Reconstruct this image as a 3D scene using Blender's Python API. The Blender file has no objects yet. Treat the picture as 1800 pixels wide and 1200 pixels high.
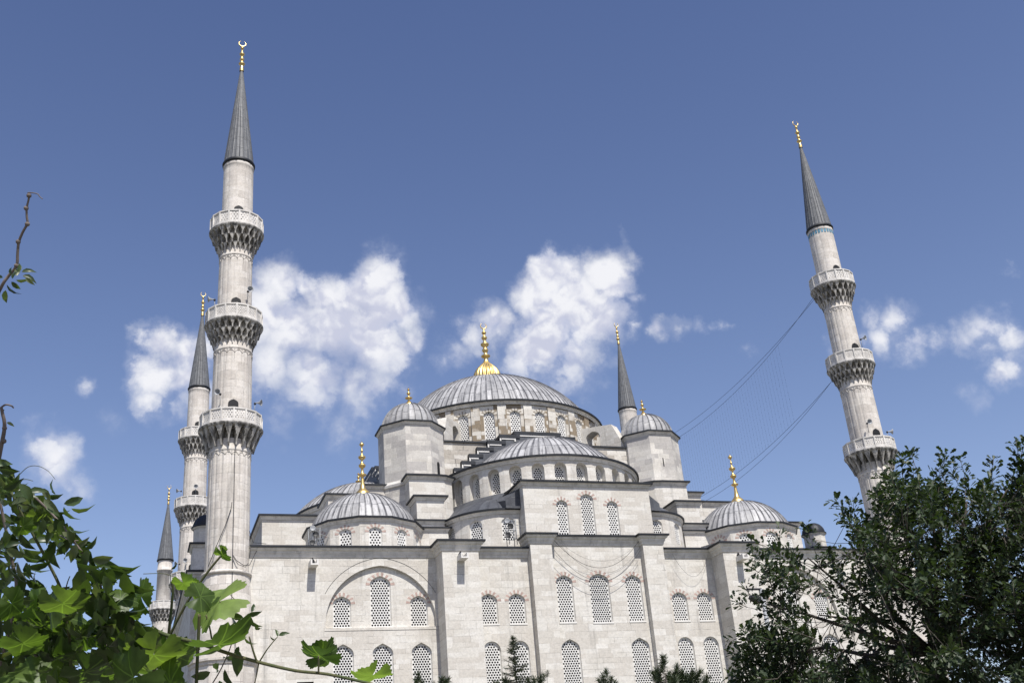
import bpy, bmesh, math, random
import numpy as np
from mathutils import Vector, Matrix, Quaternion
R = math.radians
random.seed(7)
rng = np.random.default_rng(7)
SC = bpy.context.scene
COL = SC.collection

# ------------------------------------------------------------------ camera
CAM = np.array([-33.354, -76.729, 1.7]); YAW, PIT, ROL, FPX = R(20.1967), R(24.94), R(-4.9929), 1944.76
FW = np.array([math.sin(YAW)*math.cos(PIT), math.cos(YAW)*math.cos(PIT), math.sin(PIT)])
_rt = np.array([math.cos(YAW), -math.sin(YAW), 0.0]); _up = np.cross(_rt, FW)
RT = math.cos(ROL)*_rt + math.sin(ROL)*_up
UP = -math.sin(ROL)*_rt + math.cos(ROL)*_up
cd = bpy.data.cameras.new('camera'); cam = bpy.data.objects.new('camera', cd); COL.objects.link(cam)
cd.sensor_width = 36; cd.sensor_fit = 'HORIZONTAL'; cd.lens = FPX/1800*36; cd.clip_end = 3000; cd.clip_start = 0.1
cam.matrix_world = Matrix(((RT[0], UP[0], -FW[0], CAM[0]), (RT[1], UP[1], -FW[1], CAM[1]), (RT[2], UP[2], -FW[2], CAM[2]), (0, 0, 0, 1)))
SC.camera = cam

def ray(px, py):
    d = FW + (px-900)/FPX*RT - (py-600)/FPX*UP
    return d
def P(px, py, depth):
    """where a plant tip seen in the photograph stands, at a given distance from the camera"""
    return CAM + ray(px, py)*depth
def up_dir(px, py):
    d = ray(px, py); return d/np.linalg.norm(d)

# ------------------------------------------------------------------ light
SUN_EL, SUN_AZ = R(57), R(6)
S = Vector((math.sin(SUN_AZ)*math.cos(SUN_EL), -math.cos(SUN_AZ)*math.cos(SUN_EL), math.sin(SUN_EL)))
sl = bpy.data.lights.new('sun', 'SUN'); sl.energy = 5.0; sl.angle = R(0.53); sl.color = (1.0, 0.962, 0.905)
so = bpy.data.objects.new('sun', sl); COL.objects.link(so); so.rotation_euler = S.to_track_quat('Z', 'Y').to_euler()
so.location = (0, -60, 120)
SC.view_settings.view_transform = 'Standard'; SC.view_settings.look = 'None'
SC.view_settings.exposure = 0.25; SC.view_settings.gamma = 1.0

W = bpy.data.worlds.new('World'); SC.world = W; W.use_nodes = True
SKY_STRENGTH = 0.09

class NT:
    """small helper to write node trees as expressions"""
    def __init__(s, tree): s.t = tree; s.n = tree.nodes; s.l = tree.links
    def new(s, typ, **kw):
        n = s.n.new(typ)
        for k, v in kw.items(): setattr(n, k, v)
        return n
    def put(s, sock, val):
        if val is None: return
        if isinstance(val, bpy.types.NodeSocket): s.l.new(val, sock)
        else:
            if hasattr(sock.default_value, '__len__') and not isinstance(val, (tuple, list)): val = [val]*len(sock.default_value)
            if hasattr(sock.default_value, '__len__') and len(sock.default_value) == 4 and len(val) == 3: val = tuple(val)+(1,)
            sock.default_value = val
    def math(s, op, a, b=None, c=None, clamp=False):
        n = s.new('ShaderNodeMath', operation=op, use_clamp=clamp); s.put(n.inputs[0], a); s.put(n.inputs[1], b)
        if c is not None: s.put(n.inputs[2], c)
        return n.outputs[0]
    def vmath(s, op, a, b=None, out=0):
        n = s.new('ShaderNodeVectorMath', operation=op); s.put(n.inputs[0], a)
        if op == 'SCALE': s.put(n.inputs[3], b)
        elif b is not None: s.put(n.inputs[1], b)
        return n.outputs[out]
    def mix(s, f, a, b, blend='MIX'):
        n = s.new('ShaderNodeMix', data_type='RGBA', blend_type=blend); s.put(n.inputs[0], f); s.put(n.inputs[6], a); s.put(n.inputs[7], b)
        return n.outputs[2]
    def mr(s, v, a, b, c=0.0, d=1.0, smooth=True):
        n = s.new('ShaderNodeMapRange', interpolation_type='SMOOTHSTEP' if smooth else 'LINEAR'); n.clamp = True
        for i, x in enumerate((v, a, b, c, d)): s.put(n.inputs[i], x)
        return n.outputs[0]
    def noise(s, vec, scale, detail=3, rough=0.55, out=0, lac=2.0):
        n = s.new('ShaderNodeTexNoise'); s.put(n.inputs['Vector'], vec); n.inputs['Scale'].default_value = scale
        n.inputs['Detail'].default_value = detail; n.inputs['Roughness'].default_value = rough; n.inputs['Lacunarity'].default_value = lac
        return n.outputs[out]
    def white(s, vec):
        n = s.new('ShaderNodeTexWhiteNoise', noise_dimensions='3D'); s.put(n.inputs['Vector'], vec); return n.outputs[0]
    def sep(s, vec):
        n = s.new('ShaderNodeSeparateXYZ'); s.put(n.inputs[0], vec); return n.outputs
    def comb(s, x, y, z=0.0):
        n = s.new('ShaderNodeCombineXYZ'); s.put(n.inputs[0], x); s.put(n.inputs[1], y); s.put(n.inputs[2], z); return n.outputs[0]
    def scalev(s, vec, k): return s.vmath('MULTIPLY', vec, k)

# clouds: (photo x, photo y, angular radius in photo pixels, density)
CLOUDS = [
 (485,505,48,1),(530,500,34,1),(455,560,60,1),(570,520,50,1.0),(610,520,55,1),(660,500,62,1.1),(685,540,60,1),(600,580,85,1),(520,590,75,1),(650,600,70,1),(690,610,40,.8),(560,660,75,.9),(620,680,60,.75),(660,690,40,.6),(480,650,60,.8),(560,760,60,.35),(590,720,60,.5),(500,730,55,.45),(725,600,25,.5),(700,690,28,.4),
 (285,600,38,1),(315,620,38,1),(270,650,42,1),(320,660,48,.95),(255,690,34,.7),(300,700,38,.6),(345,620,34,.9),(350,690,34,.6),
 (85,800,50,.95),(65,815,38,.8),(110,830,44,.6),(60,850,34,.4),(145,684,20,.5),(190,740,30,.2),(150,860,25,.25),
 (974,468,30,1.1),(985,490,44,1.1),(955,520,42,1),(1062,478,44,1.1),(1080,505,36,1),(1010,530,60,1.1),(1050,560,60,1.1),(985,585,60,1),(950,600,46,.85),(1020,620,56,.8),(1080,585,36,.8),(1112,528,22,.5),(930,620,44,.6),(1060,640,44,.35),
 (865,560,38,.8),(835,580,36,.65),(885,570,28,.7),(800,620,34,.5),(775,640,26,.35),(890,610,34,.35),(815,560,25,.4),
 (1025,675,22,.3),(1035,690,22,.25),(1020,700,22,.2),(1085,422,14,.45),(1160,583,22,.6),(1200,580,22,.4),(1240,577,18,.45),(1270,576,13,.4),(1112,590,22,.5),(1310,622,14,.22),
 (1530,560,30,.75),(1580,565,36,.9),(1545,595,34,.8),(1600,600,38,.9),(1640,605,28,.75),(1500,600,32,.6),(1480,625,25,.5),(1460,610,22,.5),(1510,640,30,.4),
 (1700,590,32,.6),(1740,570,36,.75),(1780,580,32,.75),(1725,605,26,.5),(1785,645,30,.6),(1760,655,25,.5),(1715,700,24,.4),(1785,530,18,.4),(1795,478,14,.45),(1720,640,16,.3),(1680,600,20,.4),(1745,520,14,.25),
 (1400,800,30,.15),(560,700,40,.5),(1600,560,20,.6),
]
def build_world():
    q = NT(W.node_tree); q.n.clear()
    out = q.new('ShaderNodeOutputWorld'); bg = q.new('ShaderNodeBackground'); q.l.new(bg.outputs[0], out.inputs[0])
    sky = q.new('ShaderNodeTexSky', sky_type='NISHITA'); sky.sun_disc = False; sky.sun_elevation = SUN_EL; sky.sun_rotation = math.atan2(S.x, S.y)
    sky.altitude = 40; sky.air_density = 1.0; sky.dust_density = 0.9; sky.ozone_density = 2.0
    tc = q.new('ShaderNodeTexCoord'); d = q.vmath('NORMALIZE', tc.outputs['Generated'])
    def billow(vec, scale):      # rounded lumps with creases between them
        return q.math('ABSOLUTE', q.math('MULTIPLY', q.math('SUBTRACT', q.noise(vec, scale, 0, 0.5), 0.5), 3.2))
    def lumps(vec): return q.math('ADD', q.math('MULTIPLY', billow(vec, 17.0), 0.55), q.math('ADD', q.math('MULTIPLY', billow(vec, 41.0), 0.30), q.math('MULTIPLY', billow(vec, 88.0), 0.15)))
    w1 = q.vmath('SCALE', q.vmath('SUBTRACT', q.noise(d, 9.0, 2, 0.5, out=1), (0.5, 0.5, 0.5)), 0.045)
    w2 = q.vmath('SCALE', q.vmath('SUBTRACT', q.noise(d, 40.0, 6, 0.65, out=1), (0.5, 0.5, 0.5)), 0.028)
    d2 = q.vmath('ADD', d, q.vmath('ADD', w1, w2)); dv = q.vmath('ADD', d, q.vmath('SCALE', w2, 0.7))
    acc = None
    for (x, y, r, k) in CLOUDS:
        v = up_dir(x, y); rad = r*1.40/FPX; k = (min(1.1, k*1.35) if r < 27 else k)*(0.78 if x > 1440 else (0.80 if x < 160 else 1.0)); rad *= 0.92 if x < 360 else 1.0
        dist = q.vmath('DISTANCE', d2, tuple(v), out=1)
        f = q.mr(dist, rad*1.2, 0.0, 0.0, k, smooth=False)
        acc = f if acc is None else q.math('SMOOTH_MAX', acc, f, 0.05)
    n0 = q.noise(d, 11.0, 4, 0.55); n1 = q.noise(d, 34.0, 8, 0.62)
    hb = lumps(dv); hb2 = lumps(q.vmath('ADD', dv, (0.002, 0.0, 0.006)))
    puff = q.math('SUBTRACT', hb, 0.33)
    field = q.math('ADD', acc, q.math('MULTIPLY', puff, 0.75))
    field = q.math('ADD', field, q.math('MULTIPLY', q.math('SUBTRACT', n1, 0.5), 0.70))
    field = q.math('ADD', field, q.math('MULTIPLY', q.math('SUBTRACT', n0, 0.5), 0.35))
    mask = q.mr(acc, 0.07, 0.24)
    body = q.mr(q.math('ADD', acc, q.math('MULTIPLY', q.math('SUBTRACT', n0, 0.5), 1.1)), 0.14, 0.74, 0.14, 1.0)
    dens = q.math('MULTIPLY', q.mr(field, 0.13, 0.50), q.math('MULTIPLY', mask, body))
    veil = q.mr(q.math('ADD', q.math('ADD', acc, q.math('MULTIPLY', q.math('SUBTRACT', n0, 0.5), 0.9)), q.math('ADD', q.math('MULTIPLY', q.math('SUBTRACT', n1, 0.5), 0.9), q.math('MULTIPLY', puff, 0.25))), 0.10, 0.75, 0.0, 0.62)
    dens = q.math('MAXIMUM', dens, q.math('MULTIPLY', veil, mask))
    thick = q.mr(field, 0.18, 0.72)
    # cloud light: bright swelling tops, lilac grey hollows and undersides
    lit = q.math('ADD', q.math('MULTIPLY', q.math('SUBTRACT', hb, hb2), 0.9), q.math('MULTIPLY', q.math('SUBTRACT', n1, 0.5), 0.8))
    lit = q.math('ADD', lit, q.math('MULTIPLY', puff, 0.50))
    shade = q.mr(q.math('ADD', lit, q.math('MULTIPLY', q.math('SUBTRACT', n0, q.noise(q.vmath('ADD', d, (0.004, 0.0, 0.022)), 11.0, 3, 0.55)), 2.2)), -0.34, 0.20)
    cc = q.mix(thick, (0.56, 0.61, 0.78), q.mix(shade, (0.61, 0.63, 0.76), (0.93, 0.93, 0.96)))
    z = q.sep(d)[2]
    tint = q.mix(q.mr(z, 0.20, 0.85, smooth=False), (1.46, 1.32, 1.38), (0.83, 0.84, 1.10))
    skyc = q.mix(1.0, sky.outputs[0], tint, 'MULTIPLY')
    cl = q.vmath('SCALE', cc, 0.86/SKY_STRENGTH)
    col = q.mix(q.math('MULTIPLY', dens, 0.93), skyc, cl)
    q.l.new(col, bg.inputs[0]); bg.inputs[1].default_value = SKY_STRENGTH
build_world()

# ------------------------------------------------------------------ materials
def material(name):
    m = bpy.data.materials.new(name); m.use_nodes = True
    q = NT(m.node_tree); bsdf = q.n['Principled BSDF']
    return m, q, bsdf
def stone(name, c1, c2, dark, bw=0.95, rh=0.42, mortar=0.007, blotch=0.30, streak=0.25, bump=0.25, mcol=0.62, cellw=0.42, cells=0.23):
    m, q, b = material(name)
    tc = q.new('ShaderNodeTexCoord'); uv = tc.outputs['UV']; ob = tc.outputs['Object']
    x, y, _ = q.sep(uv)
    # courses of uneven height
    yy = q.math('ADD', y, q.math('MULTIPLY', q.math('SINE', q.math('MULTIPLY', y, 1.7)), 0.16))
    row = q.math('FLOOR', q.math('DIVIDE', yy, rh))
    jit = q.white(q.comb(row, 3.0, 1.0))
    xw = q.math('ADD', q.math('MULTIPLY', x, q.math('ADD', 0.75, q.math('MULTIPLY', q.white(q.comb(row, 9.0, 2.0)), 0.55))), q.math('MULTIPLY', jit, 5.0))
    colm = q.math('FLOOR', q.math('DIVIDE', xw, bw))
    cell = q.white(q.comb(row, colm, 0.0)); cell2 = q.white(q.comb(row, colm, 7.0))
    fx = q.math('MULTIPLY', q.math('FRACT', q.math('DIVIDE', xw, bw)), bw); fy = q.math('MULTIPLY', q.math('FRACT', q.math('DIVIDE', yy, rh)), rh)
    wob = q.math('MULTIPLY', q.noise(ob, 5.0, 3), mortar*3.0)
    edge = q.math('MINIMUM', q.math('MINIMUM', fx, q.math('SUBTRACT', bw, fx)), q.math('MINIMUM', fy, q.math('SUBTRACT', rh, fy)))
    mort = q.mr(edge, q.math('ADD', wob, mortar*0.2), q.math('ADD', wob, mortar*1.2), 1.0, 0.0)
    mort = q.math('MULTIPLY', mort, q.mr(q.noise(ob, 1.1, 4, 0.6), 0.42, 0.66))
    c = q.mix(q.math('MULTIPLY', cell, 0.8), c1, c2)
    pt_ = q.noise(q.scalev(ob, (0.55, 0.55, 2.4)), 1.0, 6, 0.68); pv_ = q.mr(pt_, 0.30, 0.70, 0.925, 1.045)
    c = q.mix(1.0, c, q.comb(pv_, q.math('MULTIPLY', pv_, q.mr(pt_, 0.3, 0.7, 0.985, 1.0)), q.math('MULTIPLY', pv_, q.mr(pt_, 0.3, 0.7, 0.955, 1.0))), 'MULTIPLY')
    big = q.noise(ob, cells, 4, 0.6)
    c = q.mix(q.math('MULTIPLY', q.mr(q.math('ADD', big, q.math('MULTIPLY', cell2, cellw)), 0.5+cellw*0.29, 0.67+cellw*0.43), blotch*2.2), c, dark)
    mp = q.scalev(ob, (1.1, 1.1, 0.10))
    st = q.mr(q.noise(mp, 1.6, 5, 0.65), 0.54, 0.80)
    c = q.mix(q.math('MULTIPLY', st, streak*1.6), c, (0.17, 0.165, 0.155))
    fine = q.mr(q.noise(ob, 7.0, 5, 0.7), 0.25, 0.75, 0.86, 1.10)
    c = q.mix(1.0, c, q.comb(fine, fine, fine), 'MULTIPLY')
    c = q.mix(q.math('MULTIPLY', mort, mcol), c, (0.16, 0.15, 0.135))
    q.l.new(c, b.inputs['Base Color']); b.inputs['Roughness'].default_value = 0.85
    b.inputs['Specular IOR Level'].default_value = 0.25
    bp = q.new('ShaderNodeBump'); bp.inputs['Strength'].default_value = bump; bp.inputs['Distance'].default_value = 0.03
    h = q.math('ADD', q.math('MULTIPLY', mort, -1.0), q.math('ADD', q.math('MULTIPLY', cell2, 0.35), q.math('MULTIPLY', q.noise(ob, 14.0, 4), 0.5)))
    q.l.new(h, bp.inputs['Height']); q.l.new(bp.outputs[0], b.inputs['Normal'])
    return m
M_STONE = stone('pale_limestone', (0.630, 0.607, 0.560), (0.585, 0.563, 0.517), (0.50, 0.465, 0.41), bw=1.1, mcol=0.42, blotch=0.34, streak=0.30, mortar=0.008)
M_TURRET = stone('turret_limestone', (0.66, 0.63, 0.575), (0.47, 0.45, 0.415), (0.38, 0.36, 0.34), bw=1.3, rh=0.55, blotch=0.36, streak=0.18, mcol=0.4)
M_DRUM = stone('patched_drum_stone', (0.66, 0.635, 0.58), (0.49, 0.455, 0.40), (0.255, 0.205, 0.145), bw=1.05, rh=0.42, blotch=0.55, streak=0.55, mortar=0.010, mcol=0.5, cellw=0.62, cells=0.45)
M_MIN = stone('minaret_stone', (0.655, 0.615, 0.565), (0.575, 0.54, 0.49), (0.45, 0.41, 0.365), bw=0.8, rh=0.55, blotch=0.28, streak=0.42, mcol=0.55)
M_RUBBLE = stone('arch_wall_stone', (0.62, 0.595, 0.545), (0.50, 0.47, 0.42), (0.34, 0.305, 0.26), bw=0.9, rh=0.5, blotch=0.35, streak=0.25, mortar=0.018, mcol=0.85)

def plain(name, col, rough=0.6, metal=0.0, var=0.15, scale=3.0, bump=0.0, spec=0.3, streak=0.0, scol=(0.12, 0.115, 0.105), slo=0.50, shi=0.72):
    m, q, b = material(name)
    ob = q.new('ShaderNodeTexCoord').outputs['Object']
    n = q.mr(q.noise(ob, scale, 5, 0.65), 0.25, 0.75, 1-var, 1+var)
    c = q.mix(1.0, col, q.comb(n, n, n), 'MULTIPLY')
    if streak:
        st = q.mr(q.noise(q.scalev(ob, (2.2, 2.2, 0.3)), 1.5, 5, 0.7), slo, shi)
        c = q.mix(q.math('MULTIPLY', st, streak), c, scol)
    q.l.new(c, b.inputs['Base Color']); b.inputs['Roughness'].default_value = rough; b.inputs['Metallic'].default_value = metal
    b.inputs['Specular IOR Level'].default_value = spec
    if bump:
        bp = q.new('ShaderNodeBump'); bp.inputs['Strength'].default_value = bump; bp.inputs['Distance'].default_value = 0.02
        q.l.new(q.noise(ob, scale*6, 4), bp.inputs['Height']); q.l.new(bp.outputs[0], b.inputs['Normal'])
    return m
M_TRIM = plain('cornice_stone', (0.60, 0.575, 0.53), 0.85, var=0.18, scale=1.3, streak=0.38, bump=0.2)
M_PARAPET = plain('carved_marble', (0.60, 0.575, 0.535), 0.75, var=0.2, scale=1.5, streak=0.4, bump=0.15)
M_MUQ = plain('weathered_corbel_stone', (0.50, 0.475, 0.435), 0.85, var=0.3, scale=2.0, streak=0.80, bump=0.3, scol=(0.045, 0.043, 0.04), slo=0.40, shi=0.60)
M_RED = plain('red_voussoir_stone', (0.40, 0.295, 0.255), 0.85, var=0.25, scale=2.0)
M_BROWN = plain('brown_voussoir_stone', (0.27, 0.235, 0.19), 0.85, var=0.35, scale=2.0)
M_LATT = plain('white_plaster_lattice', (0.66, 0.65, 0.62), 0.8, var=0.1, scale=0.7)
M_SILL = plain('clean_marble_sill', (0.66, 0.64, 0.60), 0.7, var=0.08, scale=1.0)
M_EDGE = plain('dark_lead_edge', (0.016, 0.018, 0.022), 0.55, var=0.4, scale=1.2, spec=0.4)
M_IRON = plain('dark_iron', (0.03, 0.03, 0.03), 0.5, var=0.3)
M_GREY = plain('grey_painted_metal', (0.27, 0.28, 0.29), 0.45, var=0.15)
M_HORN = plain('grey_horn_plastic', (0.33, 0.34, 0.35), 0.5, var=0.1)
M_WIRE = plain('black_cable_rubber', (0.022, 0.022, 0.024), 0.6, var=0.1)
M_TILE = plain('turquoise_tile', (0.10, 0.24, 0.33), 0.4, var=0.5, scale=6.0)
M_DARK = plain('dark_opening', (0.012, 0.012, 0.013), 0.6, var=0.2)
def glass_mat():
    m, q, b = material('dark_window_glass'); b.inputs['Base Color'].default_value = (0.010, 0.012, 0.016, 1); b.inputs['Roughness'].default_value = 0.4; b.inputs['Specular IOR Level'].default_value = 0.2
    return m
M_GLASS = glass_mat()
def gold_mat():
    m, q, b = material('gilded_copper'); ob = q.new('ShaderNodeTexCoord').outputs['Object']
    n = q.noise(ob, 2.5, 4)
    q.l.new(q.mix(q.mr(n, 0.35, 0.7), (0.74, 0.56, 0.25), (0.60, 0.41, 0.14)), b.inputs['Base Color'])
    b.inputs['Metallic'].default_value = 0.92
    q.l.new(q.mr(n, 0.3, 0.7, 0.30, 0.48), b.inputs['Roughness'])
    return m
M_GOLD = gold_mat()
def lead(name, light, mid, darkc, rough=0.5, contrast=1.0):
    """sheet lead: UV u counts panels round the dome, v counts the rows of sheets"""
    m, q, b = material(name)
    tc = q.new('ShaderNodeTexCoord'); x, y, _ = q.sep(tc.outputs['UV']); ob = tc.outputs['Object']
    pu = q.math('FLOOR', x); stag = q.math('MULTIPLY', q.white(q.comb(pu, 5.0, 1.0)), 0.35)
    yv = q.math('ADD', y, stag); pv = q.math('FLOOR', yv)
    cell = q.white(q.comb(pu, pv, 0.0)); colm = q.white(q.comb(pu, 0.0, 4.0))
    fu = q.math('FRACT', x); fv = q.math('FRACT', yv)
    base = q.mix(q.mr(q.math('ADD', q.math('MULTIPLY', cell, 0.6), q.math('MULTIPLY', colm, 0.4)), 0.15, 0.85), mid, light)
    run = q.noise(q.comb(q.math('MULTIPLY', x, 3.0), q.math('MULTIPLY', y, 0.55), 0.0), 1.6, 5, 0.65)
    rib = q.math('MULTIPLY', q.mr(q.math('ABSOLUTE', q.math('SUBTRACT', fu, 0.84)), 0.03, q.math('ADD', 0.12, q.math('MULTIPLY', colm, 0.30)), 1.0, 0.0), q.mr(q.noise(ob, 0.9, 4), 0.35, 0.6, 0.55, 1.1))
    st = q.math('MULTIPLY', q.math('ADD', q.math('MULTIPLY', rib, 0.75), q.mr(run, 0.47, 0.68, 0.0, 0.75)), contrast, clamp=True)
    c = q.mix(st, base, darkc)
    jl = q.mr(fv, 0.015, 0.06, 1.0, 0.0); c = q.mix(q.math('MULTIPLY', jl, 0.65), c, (0.05, 0.052, 0.057))
    n = q.mr(q.noise(ob, 3.0, 5, 0.7), 0.25, 0.75, 0.85, 1.12); c = q.mix(1.0, c, q.comb(n, n, n), 'MULTIPLY')
    q.l.new(c, b.inputs['Base Color']); b.inputs['Roughness'].default_value = rough; b.inputs['Specular IOR Level'].default_value = 0.35
    bp = q.new('ShaderNodeBump'); bp.inputs['Strength'].default_value = 0.6; bp.inputs['Distance'].default_value = 0.06
    q.l.new(q.math('ADD', q.noise(ob, 1.5, 4), q.math('MULTIPLY', jl, 0.8)), bp.inputs['Height']); q.l.new(bp.outputs[0], b.inputs['Normal'])
    return m
M_LEAD = lead('weathered_sheet_lead', (0.455, 0.45, 0.445), (0.285, 0.283, 0.282), (0.105, 0.105, 0.112), contrast=1.15)
M_LEADT = lead('turret_sheet_lead', (0.405, 0.40, 0.395), (0.285, 0.283, 0.282), (0.13, 0.131, 0.138), contrast=0.7)
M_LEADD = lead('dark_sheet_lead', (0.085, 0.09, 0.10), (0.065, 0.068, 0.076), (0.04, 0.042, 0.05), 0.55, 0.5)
M_CONE = lead('minaret_cone_lead', (0.16, 0.165, 0.17), (0.115, 0.119, 0.124), (0.058, 0.06, 0.064), 0.55, 0.8)
def ground_mat():
    m, q, b = material('garden_grass_and_paths'); ob = q.new('ShaderNodeTexCoord').outputs['Object']
    c = q.mix(q.mr(q.noise(ob, 0.05, 4), 0.45, 0.6), (0.17, 0.155, 0.13), (0.045, 0.06, 0.025))
    n = q.mr(q.noise(ob, 4.0, 6, 0.7), 0.2, 0.8, 0.7, 1.2)
    q.l.new(q.mix(1.0, c, q.comb(n, n, n), 'MULTIPLY'), b.inputs['Base Color']); b.inputs['Roughness'].default_value = 0.95
    return m
M_GROUND = ground_mat()
def bark_mat(name, c1, c2):
    m, q, b = material(name); ob = q.new('ShaderNodeTexCoord').outputs['Object']
    n = q.noise(q.scalev(ob, (9, 9, 2)), 2.0, 5, 0.7)
    q.l.new(q.mix(q.mr(n, 0.35, 0.65), c1, c2), b.inputs['Base Color']); b.inputs['Roughness'].default_value = 0.9
    bp = q.new('ShaderNodeBump'); bp.inputs['Strength'].default_value = 0.5; q.l.new(n, bp.inputs['Height']); q.l.new(bp.outputs[0], b.inputs['Normal'])
    return m
M_BARK = bark_mat('oak_bark', (0.05, 0.04, 0.032), (0.10, 0.085, 0.07))
M_CANE = bark_mat('vine_cane', (0.055, 0.075, 0.025), (0.12, 0.105, 0.05))
M_TWIG = bark_mat('dry_twig', (0.10, 0.08, 0.07), (0.18, 0.145, 0.125))
def leaf_mat(name, c1, c2, c3, trans=0.3, rough=0.4, veins=False, spec=0.4):
    m, q, b = material(name)
    g = q.new('ShaderNodeNewGeometry'); tc = q.new('ShaderNodeTexCoord')
    r = g.outputs['Random Per Island']
    c = q.mix(q.mr(r, 0.0, 0.6, smooth=False), c1, c2); c = q.mix(q.mr(r, 0.78, 1.0, smooth=False), c, c3)
    n = q.mr(q.noise(tc.outputs['Object'], 22.0 if veins else 6.0, 4), 0.25, 0.75, 0.8, 1.2)
    c = q.mix(1.0, c, q.comb(n, n, n), 'MULTIPLY')
    if veins:
        x, y, _ = q.sep(tc.outputs['UV']); ax = q.math('ABSOLUTE', x); v = None
        for a in (0, 48, 100):
            s_, c_ = math.sin(R(a)), math.cos(R(a))
            dist = q.math('ABSOLUTE', q.math('SUBTRACT', q.math('MULTIPLY', ax, c_), q.math('MULTIPLY', y, s_)))
            along = q.math('ADD', q.math('MULTIPLY', ax, s_), q.math('MULTIPLY', y, c_))
            k = q.math('MULTIPLY', q.mr(dist, 0.006, 0.022, 1.0, 0.0), q.mr(along, 0.0, 0.03))
            v = k if v is None else q.math('MAXIMUM', v, k)
        c = q.mix(q.math('MULTIPLY', v, 0.55), c, (0.20, 0.30, 0.075))
    q.l.new(c, b.inputs['Base Color']); b.inputs['Roughness'].default_value = rough; b.inputs['Specular IOR Level'].default_value = spec
    tr = q.new('ShaderNodeBsdfTranslucent'); q.l.new(q.mix(1.0, c, (1.5, 1.7, 0.55), 'MULTIPLY'), tr.inputs[0])
    mx = q.new('ShaderNodeMixShader'); mx.inputs[0].default_value = trans
    q.l.new(b.outputs[0], mx.inputs[1]); q.l.new(tr.outputs[0], mx.inputs[2]); q.l.new(mx.outputs[0], q.n['Material Output'].inputs[0])
    return m
M_OAK = leaf_mat('oak_leaf', (0.022, 0.036, 0.015), (0.036, 0.056, 0.022), (0.065, 0.085, 0.038), 0.24, 0.50)
M_GRAPE = leaf_mat('grape_leaf', (0.032, 0.060, 0.014), (0.078, 0.122, 0.028), (0.15, 0.20, 0.06), 0.52, 0.42, veins=True)
M_YOUNG = leaf_mat('young_grape_leaf', (0.12, 0.195, 0.040), (0.20, 0.275, 0.075), (0.28, 0.34, 0.12), 0.45, 0.45, veins=True)
M_CREEP = leaf_mat('creeper_leaf', (0.026, 0.044, 0.016), (0.066, 0.100, 0.034), (0.14, 0.16, 0.085), 0.32, 0.36)
M_NEEDLE = leaf_mat('conifer_needle', (0.025, 0.040, 0.018), (0.040, 0.058, 0.024), (0.07, 0.08, 0.035), 0.1, 0.5)

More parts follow.
